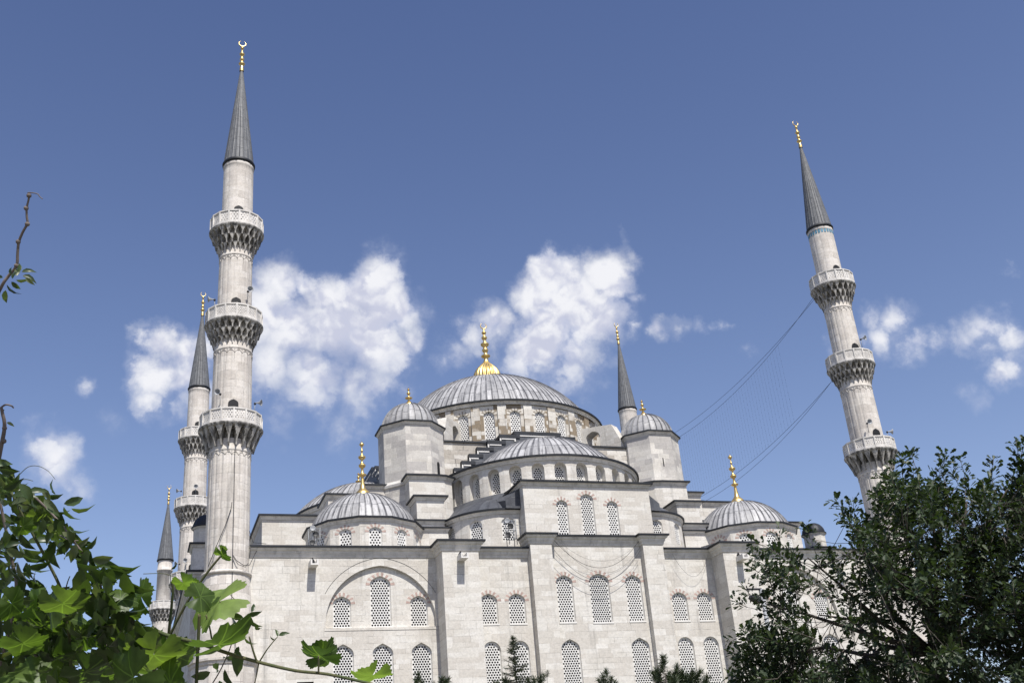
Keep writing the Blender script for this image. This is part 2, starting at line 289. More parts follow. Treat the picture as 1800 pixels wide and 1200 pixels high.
# ------------------------------------------------------------------ mesh builder
class MB:
    def __init__(s): s.v = []; s.f = []; s.uv = []; s.m = []; s.sm = []
    def face(s, pts, uv=None, mat=0, smooth=False):
        i = len(s.v); s.v.extend([tuple(map(float, p)) for p in pts]); s.f.append(tuple(range(i, i+len(pts))))
        if uv is None:
            a, b_, c = (np.array(pts[0], float), np.array(pts[1], float), np.array(pts[2], float))
            n = np.cross(b_-a, c-a)
            if np.linalg.norm(n) < 1e-12 and len(pts) > 3: n = np.cross(c-a, np.array(pts[3], float)-a)
            ln = np.linalg.norm(n); n = n/ln if ln > 0 else np.array((0, 0, 1.0))
            h = math.hypot(n[0], n[1])
            if h < 0.25: uv = [(p[0], p[1]) for p in pts]
            else:
                t = (-n[1]/h, n[0]/h); uv = [(p[0]*t[0]+p[1]*t[1], p[2]) for p in pts]
        s.uv.extend(uv); s.m.append(mat); s.sm.append(smooth)
    def box(s, x0, x1, y0, y1, z0, z1, mat=0, top=None, bottom=True):
        if top is None: top = mat
        a = [(x0, y0), (x1, y0), (x1, y1), (x0, y1)]
        for i in range(4):
            (ax, ay), (bx, by) = a[i], a[(i+1) % 4]; s.face([(ax, ay, z0), (bx, by, z0), (bx, by, z1), (ax, ay, z1)], mat=mat)
        s.face([(x, y, z1) for x, y in a], mat=top)
        if bottom: s.face([(x, y, z0) for x, y in a[::-1]], mat=mat)
    def prism(s, poly, z0, z1, mat=0, top=None, bottom=False):
        """poly counter-clockwise seen from above"""
        if top is None: top = mat
        n = len(poly)
        for i in range(n):
            a, b = poly[i], poly[(i+1) % n]; s.face([(a[0], a[1], z0), (b[0], b[1], z0), (b[0], b[1], z1), (a[0], a[1], z1)], mat=mat)
        s.face([(p[0], p[1], z1) for p in poly], mat=top)
        if bottom: s.face([(p[0], p[1], z0) for p in poly[::-1]], mat=mat)
    def obox(s, c, ax, ay, az, hx, hy, hz, mat=0):
        c, ax, ay, az = [np.array(k, float) for k in (c, ax, ay, az)]
        def p(i, j, k): return c+ax*hx*i+ay*hy*j+az*hz*k
        for q in ([(-1,-1,-1),(1,-1,-1),(1,-1,1),(-1,-1,1)], [(1,-1,-1),(1,1,-1),(1,1,1),(1,-1,1)], [(1,1,-1),(-1,1,-1),(-1,1,1),(1,1,1)],
                  [(-1,1,-1),(-1,-1,-1),(-1,-1,1),(-1,1,1)], [(-1,-1,1),(1,-1,1),(1,1,1),(-1,1,1)], [(-1,1,-1),(1,1,-1),(1,-1,-1),(-1,-1,-1)]):
            s.face([p(*k) for k in q], mat=mat)
    def lathe(s, prof, n, cx=0, cy=0, a0=-math.pi, a1=math.pi, mat=0, smooth=True, uscale=None, vs=None, ripple=None, urad=None):
        """prof = [(r,z)] bottom to top, angle measured from -y towards +x; UV in metres unless uscale (panels per turn) is given"""
        def pt(i, j):
            a = a0+(a1-a0)*i/n; r, z = prof[j]
            if ripple: r = ripple(a, r, z, j)
            return (cx+r*math.sin(a), cy-r*math.cos(a), z)
        rr = urad if urad else max(p[0] for p in prof)
        vv = [0]
        for j in range(1, len(prof)): vv.append(vv[-1]+math.hypot(prof[j][0]-prof[j-1][0], prof[j][1]-prof[j-1][1]))
        if vs: vv = [v*vs/max(vv[-1], 1e-6) for v in vv]
        elif uscale is None: vv = [p[1] for p in prof]
        for i in range(n):
            ua, ub = [(a0+(a1-a0)*k/n)*(uscale/(2*math.pi) if uscale else rr) for k in (i, i+1)]
            for j in range(len(prof)-1):
                q = [pt(i, j), pt(i+1, j), pt(i+1, j+1), pt(i, j+1)]; u = [(ua, vv[j]), (ub, vv[j]), (ub, vv[j+1]), (ua, vv[j+1])]
                if prof[j+1][0] < 1e-4: q = q[:3]; u = u[:3]
                elif prof[j][0] < 1e-4: q = [q[0]]+q[2:]; u = [u[0]]+u[2:]
                s.face(q, u, mat, smooth)
    def tube(s, pts, rad, n=6, mat=0, smooth=True):
        pts = [np.array(p, float) for p in pts]; m = len(pts)
        if not hasattr(rad, '__len__'): rad = [rad]*m
        rings = []; ref = None
        for i in range(m):
            t = pts[min(i+1, m-1)]-pts[max(i-1, 0)]; t = t/(np.linalg.norm(t)+1e-9)
            if ref is None: ref = np.cross(t, (0.3, 0.5, 0.8))
            ref = ref-t*(ref@t); ref = ref/(np.linalg.norm(ref)+1e-9); b = np.cross(t, ref)
            rings.append([pts[i]+rad[i]*(math.cos(2*math.pi*k/n)*ref+math.sin(2*math.pi*k/n)*b) for k in range(n)])
        L = 0
        for i in range(m-1):
            dl = np.linalg.norm(pts[i+1]-pts[i])
            for k in range(n):
                k2 = (k+1) % n
                s.face([rings[i][k], rings[i][k2], rings[i+1][k2], rings[i+1][k]], [(k/n, L), ((k+1)/n, L), ((k+1)/n, L+dl), (k/n, L+dl)], mat, smooth)
            L += dl
        s.face(rings[0][::-1], [(0, 0)]*n, mat); s.face(rings[-1], [(0, 0)]*n, mat)
    def sphere(s, c, r, n=8, mat=0, sz=1.0):
        prof = [(max(r*math.sin(math.pi*k/n), 0), c[2]-r*sz*math.cos(math.pi*k/n)) for k in range(n+1)]; prof[0] = (0, prof[0][1]); prof[-1] = (0, prof[-1][1])
        s.lathe(prof, n+4, c[0], c[1], mat=mat)
    def mesh(s, name, mats, weld=True):
        me = bpy.data.meshes.new(name); me.from_pydata(s.v, [], s.f)
        uvl = me.uv_layers.new(name='UVMap'); uvl.data.foreach_set('uv', np.array(s.uv, dtype=np.float32).ravel())
        for m in mats: me.materials.append(m)
        me.polygons.foreach_set('material_index', s.m); me.polygons.foreach_set('use_smooth', s.sm)
        if weld and any(s.sm):
            bm = bmesh.new(); bm.from_mesh(me); bmesh.ops.remove_doubles(bm, verts=bm.verts, dist=1e-4); bm.to_mesh(me); bm.free()
        me.update(); return me
    def build(s, name, mats, parent=None):
        if not isinstance(mats, (list, tuple)): mats = [mats]
        return link(name, s.mesh(name, mats), parent)
def link(name, data, parent=None):
    o = bpy.data.objects.new(name, data); COL.objects.link(o)
    if parent is not None: o.parent = parent
    return o
def thing(name, label, cat, loc=(0, 0, 0), rz=0, group=None):
    o = bpy.data.objects.new(name, None); COL.objects.link(o); o.location = loc; o.rotation_euler = (0, 0, rz); o.empty_display_size = 0.5
    tag(o, label, cat, group); return o
def tag(o, label, cat, group=None):
    o['label'] = label; o['category'] = cat
    if group: o['group'] = group
def dup(root, loc, rz=None, label=None, group=None):
    r = root.copy(); COL.objects.link(r); r.location = loc
    if rz is not None: r.rotation_euler = (0, 0, rz)
    if label: r['label'] = label
    if group: r['group'] = group
    for ch in list(root.children):
        c = ch.copy(); COL.objects.link(c); c.parent = r
        for g in list(ch.children):
            d = g.copy(); COL.objects.link(d); d.parent = c
    return r

# ---- walls with real openings
def arch(a, h, x0=0.0, y0=0.0, n=7):
    """pointed arch of half width a and rise h: points from the right springing over the apex to the left springing"""
    pts = []
    if abs(h-a) < 0.012:
        for k in range(n+1): pts.append((x0+a*math.cos(R(90)*k/n), y0+a*math.sin(R(90)*k/n)))
    else:                       # four centred: a tight arc at the springing, then nearly straight to the point
        r1 = min(0.72*a, 0.8*h); c = a-r1; D = math.hypot(c, h); th = math.atan2(h, -c)-math.acos(r1/D); m = max(3, n-2)
        for k in range(m+1): pts.append((x0+c+r1*math.cos(th*k/m), y0+r1*math.sin(th*k/m)))
        px_, py_ = pts[-1]
        for k in range(1, n-m+1): f = k/(n-m); pts.append((px_*(1-f)+x0*f, py_*(1-f)+(y0+h)*f+0.02*a*math.sin(math.pi*f)))
    left = [(2*x0-x, y) for x, y in pts[:-1]][::-1]
    return pts+left
def great_arch_line(a, h, n=16):
    """nearly round arch with a soft point, for the large relieving arches"""
    k = 1.10*a; t1 = math.acos((k-a)/k); top = k*math.sin(t1); pts = []
    for i in range(n+1): t = t1*i/n; pts.append((a-k+k*math.cos(t), k*math.sin(t)*h/top))
    return pts+[(-x, y) for x, y in pts[:-1]][::-1]
def opening(cx, sill, w, H, h, n=7):
    """outline of an arched opening, counter-clockwise from the bottom left"""
    a = w/2; sp = sill+H-h
    return [(cx-a, sill), (cx+a, sill)]+arch(a, h, cx, sp, n)
def planar_wall(mb, org, ud, outline, holes, depth=0.2, mat=0, u_off=0.0, jamb_mat=None, bottom_jamb=True):
    ud = (ud[0], ud[1]); n = (ud[1], -ud[0])
    bm = bmesh.new(); es = []
    for loop in [outline]+list(holes):
        vs = [bm.verts.new((u, v, 0)) for u, v in loop]
        for i in range(len(vs)): es.append(bm.edges.new((vs[i], vs[(i+1) % len(vs)])))
    bmesh.ops.triangle_fill(bm, use_beauty=True, use_dissolve=False, edges=es)
    def w(u, v, d): return (org[0]+u*ud[0]-d*n[0]*-1*-1 if False else org[0]+u*ud[0]-d*n[0], org[1]+u*ud[1]-d*n[1], org[2]+v)
    for f in bm.faces:
        p = [(v.co.x, v.co.y) for v in f.verts]
        ar = sum(p[i][0]*p[(i+1) % len(p)][1]-p[(i+1) % len(p)][0]*p[i][1] for i in range(len(p)))
        if ar < 0: p = p[::-1]
        mb.face([w(u, v, 0) for u, v in p], [(u+u_off, v+org[2]) for u, v in p], mat)
    bm.free()
    for loop in holes:
        m = len(loop); L = 0
        for i in range(m):
            a, b = loop[i], loop[(i+1) % m]; dl = math.hypot(b[0]-a[0], b[1]-a[1])
            mb.face([w(*b, 0), w(*a, 0), w(*a, depth), w(*b, depth)], [(0, L+dl+org[2]), (0, L+org[2]), (depth, L+org[2]), (depth, L+dl+org[2])], mat if jamb_mat is None else jamb_mat)
            L += dl
    return w
def drum(mb, cx, cy, rad, facets, step, z0, z1, hole, depth=0.2, mat=0, sub=0):
    """ring of flat wall facets centred on the given angles; hole(k) gives the openings of facet k in its own u, v (v from z0)"""
    for k, a in enumerate(facets):
        h = hole(k); half = step/2; core = half
        if sub and h:                                   # curved wall: a flat strip for the window and narrow strips beside it
            core = half*0.52
            for sgn in (-1, 1):
                for j in range(sub):
                    b0 = a+sgn*(core+(half-core)*j/sub); b1 = a+sgn*(core+(half-core)*(j+1)/sub)
                    if sgn < 0: b0, b1 = b1, b0
                    p = [(cx+rad*math.sin(b), cy-rad*math.cos(b)) for b in (b0, b1)]
                    mb.face([(*p[0], z0), (*p[1], z0), (*p[1], z1), (*p[0], z1)], [(b0*rad, z0), (b1*rad, z0), (b1*rad, z1), (b0*rad, z1)], mat)
        hw = rad*math.sin(core); m = rad*math.cos(core)
        org = (cx+m*math.sin(a), cy-m*math.cos(a), z0)
        planar_wall(mb, org, (math.cos(a), math.sin(a)), [(-hw, 0), (hw, 0), (hw, z1-z0), (-hw, z1-z0)], h, depth, mat, u_off=a*rad)

def sweep(mb, path, prof, closed=False, mats=None, smooth=False, caps=True):
    """moulding: prof = [(out, z)], pushed out to the right of the path (towards the viewer for a wall drawn left to right)"""
    n = len(path); offs = []
    def nrm(a, b):
        d = (b[0]-a[0], b[1]-a[1]); l = math.hypot(*d); return (d[1]/l, -d[0]/l)
    for i in range(n):
        if closed or 0 < i < n-1:
            n0 = nrm(path[i-1], path[i]); n1 = nrm(path[i], path[(i+1) % n]); k = 1+n0[0]*n1[0]+n0[1]*n1[1]
            offs.append(((n0[0]+n1[0])/k, (n0[1]+n1[1])/k))
        else: offs.append(nrm(path[0], path[1]) if i == 0 else nrm(path[-2], path[-1]))
    def pt(i, j): return (path[i][0]+offs[i][0]*prof[j][0], path[i][1]+offs[i][1]*prof[j][0], prof[j][1])
    L = 0
    for i in range(n if closed else n-1):
        i2 = (i+1) % n; dl = math.hypot(path[i2][0]-path[i][0], path[i2][1]-path[i][1])
        for j in range(len(prof)-1):
            mb.face([pt(i, j), pt(i2, j), pt(i2, j+1), pt(i, j+1)], [(L, prof[j][1]+prof[j][0]), (L+dl, prof[j][1]+prof[j][0]), (L+dl, prof[j+1][1]+prof[j+1][0]), (L, prof[j+1][1]+prof[j+1][0])], mats[j] if mats else 0, smooth)
        L += dl
    if not closed and caps:
        mb.face([pt(0, j) for j in range(len(prof))][::-1], mat=mats[-1] if mats else 0); mb.face([pt(n-1, j) for j in range(len(prof))], mat=mats[-1] if mats else 0)

# ---- pierced lattice plates: hexagonal cells, each with a round opening
def inside(poly, x, y):
    c = False; j = len(poly)-1
    for i in range(len(poly)):
        xi, yi = poly[i]; xj, yj = poly[j]
        if (yi > y) != (yj > y) and x < (xj-xi)*(y-yi)/(yj-yi)+xi: c = not c
        j = i
    return c
def near(poly, x, y):
    best = (1e9, x, y)
    for i in range(len(poly)):
        ax, ay = poly[i]; bx, by = poly[(i+1) % len(poly)]; dx, dy = bx-ax, by-ay; l2 = dx*dx+dy*dy
        t = max(0, min(1, ((x-ax)*dx+(y-ay)*dy)/l2)) if l2 > 0 else 0
        px, py = ax+t*dx, ay+t*dy; d = math.hypot(x-px, y-py)
        if d < best[0]: best = (d, px, py)
    return best
def lattice(mb, poly, pitch, hole, thick=0.06, y=0.0, mat=0):
    """front face looks towards -y; poly in x, z"""
    xs = [p[0] for p in poly]; zs = [p[1] for p in poly]
    w = max(xs)-min(xs); cols = max(2, round(w/pitch)); pitch = w/cols; dz = pitch*0.866; rr = pitch/math.sqrt(3)
    rows = int((max(zs)-min(zs))/dz)+2
    for r_ in range(-1, rows+1):
        for c_ in range(-1, cols+1):
            cx = min(xs)+pitch*(c_+0.5+(0.5 if r_ % 2 else 0)); cz = min(zs)+dz*(r_+0.55)
            hexa = [(cx+rr*math.cos(R(30+60*k)), cz+rr*math.sin(R(30+60*k))) for k in range(6)]
            ins = [inside(poly, *h) for h in hexa]; cin = inside(poly, cx, cz)
            if not cin and not any(ins): continue
            hx = [h if i else near(poly, *h)[1:] for h, i in zip(hexa, ins)]
            if cin and near(poly, cx, cz)[0] > hole*0.95:
                inn = [(cx+hole*math.cos(R(30+60*k)), cz+hole*math.sin(R(30+60*k))) for k in range(6)]
                for k in range(6):
                    k2 = (k+1) % 6
                    mb.face([(hx[k][0], y, hx[k][1]), (inn[k][0], y, inn[k][1]), (inn[k2][0], y, inn[k2][1]), (hx[k2][0], y, hx[k2][1])], mat=mat)
                    mb.face([(inn[k][0], y, inn[k][1]), (inn[k][0], y+thick, inn[k][1]), (inn[k2][0], y+thick, inn[k2][1]), (inn[k2][0], y, inn[k2][1])], mat=mat)
            else:
                mb.face([(p[0], y, p[1]) for p in hx][::-1], mat=mat)

WIN_CACHE = {}
def window(parent, org, ang, w, H, h, depth, surround=None, sill=False, pitch=0.2, e=0.045):
    """arched window set in an opening: frame with lattice, glass, sill and voussoirs; org = middle of the sill on the wall face, ang = direction the wall looks (from -y towards +x)"""
    key = (w, H, h, depth, surround, sill, pitch, e)
    if key not in WIN_CACHE:
        poly = opening(0, 0, w, H, h); inner = opening(0, e*0.5, w-2*e, H-1.5*e, max(h-0.4*e, 0.05))
        fr = MB(); n = len(poly); yf = depth-0.07
        for i in range(n):
            a, b, c, d = poly[i], poly[(i+1) % n], inner[(i+1) % n], inner[i]
            fr.face([(a[0], yf, a[1]), (b[0], yf, b[1]), (c[0], yf, c[1]), (d[0], yf, d[1])])
            fr.face([(d[0], yf, d[1]), (c[0], yf, c[1]), (c[0], depth+0.02, c[1]), (d[0], depth+0.02, d[1])])
        la = MB(); lattice(la, inner, pitch, pitch*0.39, 0.045, depth-0.01)
        gl = MB(); gl.face([(p[0], depth+0.06, p[1]) for p in poly])
        ms = dict(window=fr.mesh('window', [M_SILL]), lattice=la.mesh('lattice', [M_LATT]), glass=gl.mesh('glass', [M_GLASS]))
        if sill:
            sb = MB(); sb.box(-w/2-0.04, w/2+0.04, -0.035, 0.05, -0.11, 0.012); ms['sill'] = sb.mesh('sill', [M_SILL])
        if surround:
            tot = 13 if w < 1.2 else 15; NS = 5*tot; ext = 0.30; vb = MB()
            def ev(arr, n_):      # resample a polyline evenly
                L = [0]
                for i in range(1, len(arr)): L.append(L[-1]+math.hypot(arr[i][0]-arr[i-1][0], arr[i][1]-arr[i-1][1]))
                res = []; i = 0
                for k in range(n_+1):
                    t = L[-1]*k/n_
                    while i < len(L)-2 and L[i+1] < t: i += 1
                    f = (t-L[i])/max(L[i+1]-L[i], 1e-9); res.append((arr[i][0]*(1-f)+arr[i+1][0]*f, arr[i][1]*(1-f)+arr[i+1][1]*f))
                return res
            av = ev(arch(w/2+0.003, h+0.003, 0, H-h, 14), NS); ao = ev(arch(w/2+ext, h+ext, 0, H-h, 14), NS)
            for i in range(NS):
                a, b, c, d = av[i], av[i+1], ao[i+1], ao[i]; mi = 0 if (i//5) % 2 == 0 else 1
                dd = [0.0, 0.03][mi]
                q = [(a[0], -0.010, a[1]), (d[0], -0.010, d[1]), (c[0], -0.010, c[1]), (b[0], -0.010, b[1])]
                vb.face(q, mat=mi); vb.face([q[2], q[1], (d[0], 0.03, d[1]), (c[0], 0.03, c[1])], mat=mi); vb.face([q[0], q[3], (b[0], 0.03, b[1]), (a[0], 0.03, a[1])], mat=mi)
            ms['voussoirs'] = vb.mesh('voussoirs', [M_RED if surround == 'red' else M_BROWN, M_STONE if surround == 'red' else M_DRUM])
        WIN_CACHE[key] = ms
    ms = WIN_CACHE[key]
    o = link('window', ms['window'], parent); o.location = org; o.rotation_euler = (0, 0, ang)
    for k in ('lattice', 'glass', 'sill', 'voussoirs'):
        if k in ms: link(k, ms[k], o)
    return o

def dome_profile(a, h, z0, n=18, r1=0.0):
    """spherical cap with rim radius a and height h; also returns the outward slope at each row"""
    rho = (a*a+h*h)/(2*h); zc = z0+h-rho; t0 = math.asin(max(-1, min(1, (z0-zc)/rho))); pr = []
    for k in range(n+1):
        t = t0+(math.pi/2-t0)*k/n; pr.append((max(rho*math.cos(t), r1 if k == n else 0.0), zc+rho*math.sin(t), math.cos(t), math.sin(t)))
    return pr
def ribbed_dome(mb, cx, cy, a, h, z0, ribs, rows, n=18, rib=0.05, a0=-math.pi, a1=math.pi):
    """lead dome with raised standing seams"""
    turn = (a1-a0)/(2*math.pi); cnt = max(1, round(ribs*turn)); pr = dome_profile(a, h, z0, n, 0.02)
    us = [0, 0.78, 0.81, 0.87, 0.90]; hs = [0, 0, 1, 1, 0]
    angs = []; uu = []; hh = []
    for k in range(cnt):
        for u, hgt in zip(us, hs): angs.append(a0+(a1-a0)*(k+u)/cnt); uu.append(k+u); hh.append(hgt)
    angs.append(a1); uu.append(cnt); hh.append(0)
    for i in range(len(angs)-1):
        for j in range(len(pr)-1):
            q = []; uv = []
            for (ii, jj) in ((i, j), (i+1, j), (i+1, j+1), (i, j+1)):
                r, z, nr_, nz = pr[jj]; fade = min(1, r/a*2.5); bump = rib*hh[ii]*fade
                rr = r+bump*nr_; zz = z+bump*nz
                q.append((cx+rr*math.sin(angs[ii]), cy-rr*math.cos(angs[ii]), zz)); uv.append((uu[ii], rows*jj/n))
            mb.face(q, uv, 0, False)
def circle(cx, cy, r, n, a0=None, a1=None):
    if a0 is None: return [(cx+r*math.sin(-math.pi+2*math.pi*k/n), cy-r*math.cos(-math.pi+2*math.pi*k/n)) for k in range(n)]
    return [(cx+r*math.sin(a0+(a1-a0)*k/n), cy-r*math.cos(a0+(a1-a0)*k/n)) for k in range(n+1)]

def finial_mesh(H, base, bulbs, crescent=0.0, flutes=0, leafy=0.0):
    """gilded finial H high: base = [(r/H, z/H)] from the foot up to the neck, bulbs = [(z/H, r/H)] up the stem"""
    mb = MB(); pr = [(base[0][0]*H, -0.06*H)]+[(r*H, z*H) for r, z in base]
    nb = len(pr)-2
    rip = (lambda a, rr, z, j: rr*(1+0.06*math.cos(a*flutes)*(1 if j < nb-1 else 0.2))) if flutes else None
    mb.lathe(pr, flutes*6 if flutes else 20, ripple=rip)
    neck = base[-1][0]; z0 = base[-1][1]; prof = [(neck*H, z0*H)]; n = len(bulbs); top = 1-2*crescent if crescent else 1-leafy
    for i, (bz, br) in enumerate(bulbs):
        nk = neck*(1-0.55*(i+1)/n); hb = min(br*1.0, 0.5*((bulbs[i+1][0] if i+1 < n else top)-bz), 0.5*(bz-(bulbs[i-1][0] if i else z0)))
        for t in (-1.0, -0.75, -0.45, -0.2, 0, 0.2, 0.45, 0.7, 1.0):
            rr = nk*1.15+(br-nk)*max(0, 1-abs(t)**1.6)**0.75 if abs(t) < 1 else nk
            if t > 0.4: rr = nk*1.1+(br-nk)*max(0, 1-t)**1.1*0.9
            prof.append((rr*H, (bz+t*hb*0.9)*H))
    prof.append((neck*0.35*H, top*H)); mb.lathe(prof, 16)
    if crescent:
        cr = crescent*H; cz = H-cr*0.95; pts = []; rd = []
        for i in range(25):
            a = R(-90)+R(-152)+R(304)*i/24; pts.append((cr*math.cos(a), 0, cz+cr*math.sin(a))); rd.append(cr*(0.05+0.15*math.sin(math.pi*i/24)))
        mb.tube(pts, rd, 6)
    if leafy:
        z = top; L = leafy
        mb.lathe([(0.012*H, z*H), (0.030*H, (z+L*0.22)*H), (0.044*H, (z+L*0.42)*H), (0.030*H, (z+L*0.62)*H), (0.010*H, (z+L*0.82)*H), (0, H)], 12)
    return mb.mesh('finial', [M_GOLD])
ONION = [(0.205, 0.0), (0.190, 0.14), (0.180, 0.19), (0.150, 0.25), (0.098, 0.31), (0.056, 0.355), (0.035, 0.39), (0.031, 0.41)]

# ================================================================== ground
gb = MB(); gb.face([(-900, -500, 0), (900, -500, 0), (900, 900, 0), (-900, 900, 0)])
ground = gb.build('ground', M_GROUND); ground['kind'] = 'structure'

# ================================================================== mosque
MQ = thing('mosque', 'great grey domed stone mosque with lattice windows and cascading lead domes', 'mosque')
CY = 22.2           # the main dome stands at x = 0, y = CY
YB = -0.2           # wall plane of the bays
LEADTOP = 1
def cornice(path, zt, closed=False, size=1.0, name='cornice', bevel=True):
    """stepped stone moulding with a dark lead edge on top"""
    k = size; mb = MB()
    prof = [(0.0, zt-0.72*k), (0.06*k, zt-0.72*k), (0.09*k, zt-0.55*k), (0.13*k, zt-0.53*k), (0.13*k, zt-0.47*k), (0.17*k, zt-0.45*k), (0.20*k, zt-0.31*k), (0.24*k, zt-0.29*k), (0.31*k, zt-0.25*k), (0.36*k, zt-0.15*k), (0.36*k, zt-0.10*k)]
    sweep(mb, path, prof, closed); o = mb.build(name, M_TRIM, MQ)
    eb = MB(); sweep(eb, path, [(0.30*k, zt-0.098*k), (0.46*k, zt-0.098*k), (0.47*k, zt+0.03), (0.40*k, zt+0.06), (-0.25, zt+0.22*min(1, k))], closed); eb.build('lead_edge', M_EDGE, o)
    return o
def eave(path, zt, closed=False, size=1.0, name='eave', parent=None):
    k = size; mb = MB(); prof = [(0.0, zt-0.34*k), (0.06*k, zt-0.34*k), (0.10*k, zt-0.22*k), (0.16*k, zt-0.16*k), (0.20*k, zt-0.10*k)]
    sweep(mb, path, prof, closed); o = mb.build(name, M_TRIM, parent or MQ)
    eb = MB(); sweep(eb, path, [(0.14*k, zt-0.098*k), (0.31*k, zt-0.098*k), (0.32*k, zt+0.035), (0.25*k, zt+0.065), (-0.20, zt+0.11)], closed)
    if parent is None: eb.build('lead_edge', M_EDGE, o)
    else: eb.build('lead_edge', M_EDGE, parent)
    return o

# ---- front wall
ZC = 22.5; ZCC = 23.4
def frontwall(x0, x1, y, z1, wins, name='wall', depth=0.24):
    """wins: (x, sill, w, H, h, depth, surround, sill?)"""
    mb = MB(); holes = [opening(x, s, w, H, h) for (x, s, w, H, h, *_) in wins]
    planar_wall(mb, (0, y, 0), (1, 0), [(x0, 0), (x1, 0), (x1, z1), (x0, z1)], holes, depth)
    o = mb.build(name, M_STONE, MQ)
    for (x, s, w, H, h, sur, sil) in wins: window(MQ, (x, y, s), 0, w, H, h, depth-0.06, sur, sil)
    return o
LOWB = 10.9
for sg in (-1, 1):
    # arched outer bay: outer skin with a big arch, recessed window wall behind
    c = 16.6*sg; a_, b_ = sorted((12.3*sg, 27.0*sg))
    mb = MB(); big = [(c-3.92, 16.9), (c+3.92, 16.9)]+[(c+x, 17.2+y) for x, y in great_arch_line(3.92, 4.02)]
    lows = [(c+dx, LOWB, 1.44, 4.90, 0.70) for dx in (-2.74, 0, 2.74)]
    grates = [(c-sg*5.0 if False else 21.9*sg, 9.8, 1.1, 3.6)]
    gl = [[(x-w/2, s), (x+w/2, s), (x+w/2, s+H), (x-w/2, s+H)] for x, s, w, H in grates]
    planar_wall(mb, (0, YB, 0), (1, 0), [(a_, 0), (b_, 0), (b_, ZC-0.1), (a_, ZC-0.1)], [big]+[opening(*q) for q in lows]+gl, 0.27)
    mb.build('wall', M_STONE, MQ)
    for q in lows: window(MQ, (q[0], YB, q[1]), 0, q[2], q[3], q[4], 0.20, None, False)
    for x, s, w, H in grates:
        g = MB(); g.face([(x-w/2, YB+0.25, s), (x+w/2, YB+0.25, s), (x+w/2, YB+0.25, s+H), (x-w/2, YB+0.25, s+H)]); gw = g.build('grated_window', M_GLASS, MQ)
        g = MB()
        for k in range(7): g.tube([(x-w/2+w*(k+.5)/7, YB+0.1, s), (x-w/2+w*(k+.5)/7, YB+0.1, s+H)], 0.018, 5)
        for k in range(16): g.tube([(x-w/2, YB+0.12, s+H*(k+.5)/16), (x+w/2, YB+0.12, s+H*(k+.5)/16)], 0.018, 5)
        g.build('iron_grille', M_IRON, gw)
    ups = [(c-2.74, 17.0, 1.25, 2.12, 0.54), (c, 17.0, 1.48, 3.54, 0.66), (c+2.74, 17.0, 1.25, 2.12, 0.54)]
    mb = MB(); rec = [(c-4.2, 16.6), (c+4.2, 16.6), (c+4.2, 21.6), (c-4.2, 21.6)]
    planar_wall(mb, (0, YB+0.262, 0), (1, 0), rec, [opening(*q) for q in ups], 0.24); mb.build('wall', M_STONE, MQ)
    for q in ups: window(MQ, (q[0], YB+0.262, q[1]), 0, q[2], q[3], q[4], 0.18, 'red', True)
    # thin raised band along the extrados and the string course under the windows
    mb = MB(); ao = [(c+x, 17.2+y) for x, y in great_arch_line(4.46, 4.58)][5:-5]
    mb.tube([(x, YB-0.005, z) for x, z in ao], 0.016, 4); mb.build('arch_moulding', M_IRON, MQ)
    mb = MB(); mb.box(c-4.0, c+4.0, YB-0.03, YB+0.05, 16.70, 16.86); mb.build('string_course', M_STONE, MQ)
    # plain bay with two windows per storey
    xs = [8.72*sg, 6.58*sg]; w0, w1 = sorted((5.0*sg, 10.2*sg))
    frontwall(w0, w1, YB, ZC-0.1, [(x, 17.0, 1.28, 2.16, 0.55, 'red', True) for x in xs]+[(x, LOWB, 1.30, 4.88, 0.66, None, False) for x in xs])
    # the two buttresses
    o0, o1 = sorted((9.86*sg, 12.56*sg)); mb = MB(); mb.box(o0, o1, -2.12, 1.0, 0, ZC-0.05, 0); mb.build('buttress', M_STONE, MQ)
    i0, i1 = sorted((3.74*sg, 5.44*sg)); mb = MB(); mb.box(i0, i1, -0.92, 1.0, 0, ZCC-0.05, 0); mb.build('buttress', M_STONE, MQ)
# centre bay
YCB = -0.36
frontwall(-3.9, 3.9, YCB, ZCC-0.1, [(-2.80, 17.0, 1.30, 3.46, 0.55, 'red', True), (0, 16.95, 1.60, 3.62, 0.64, 'red', True), (2.80, 17.0, 1.30, 3.46, 0.55, 'red', True),
          (-2.80, LOWB, 1.46, 4.88, 0.70, None, False), (2.76, LOWB, 1.46, 4.88, 0.70, None, False)])
# cornices follow the plan of the wall
cornice([(-25.7, YB), (-12.56, YB), (-12.56, -2.12), (-9.86, -2.12), (-9.86, YB), (-5.44, YB)], ZC)
cornice([(5.44, YB), (9.86, YB), (9.86, -2.12), (12.56, -2.12), (12.56, YB), (25.7, YB)], ZC)
cornice([(-5.44, 0.6), (-5.44, -0.92), (-3.74, -0.92), (-3.74, YCB), (3.74, YCB), (3.74, -0.92), (5.44, -0.92), (5.44, 0.6)], ZCC)
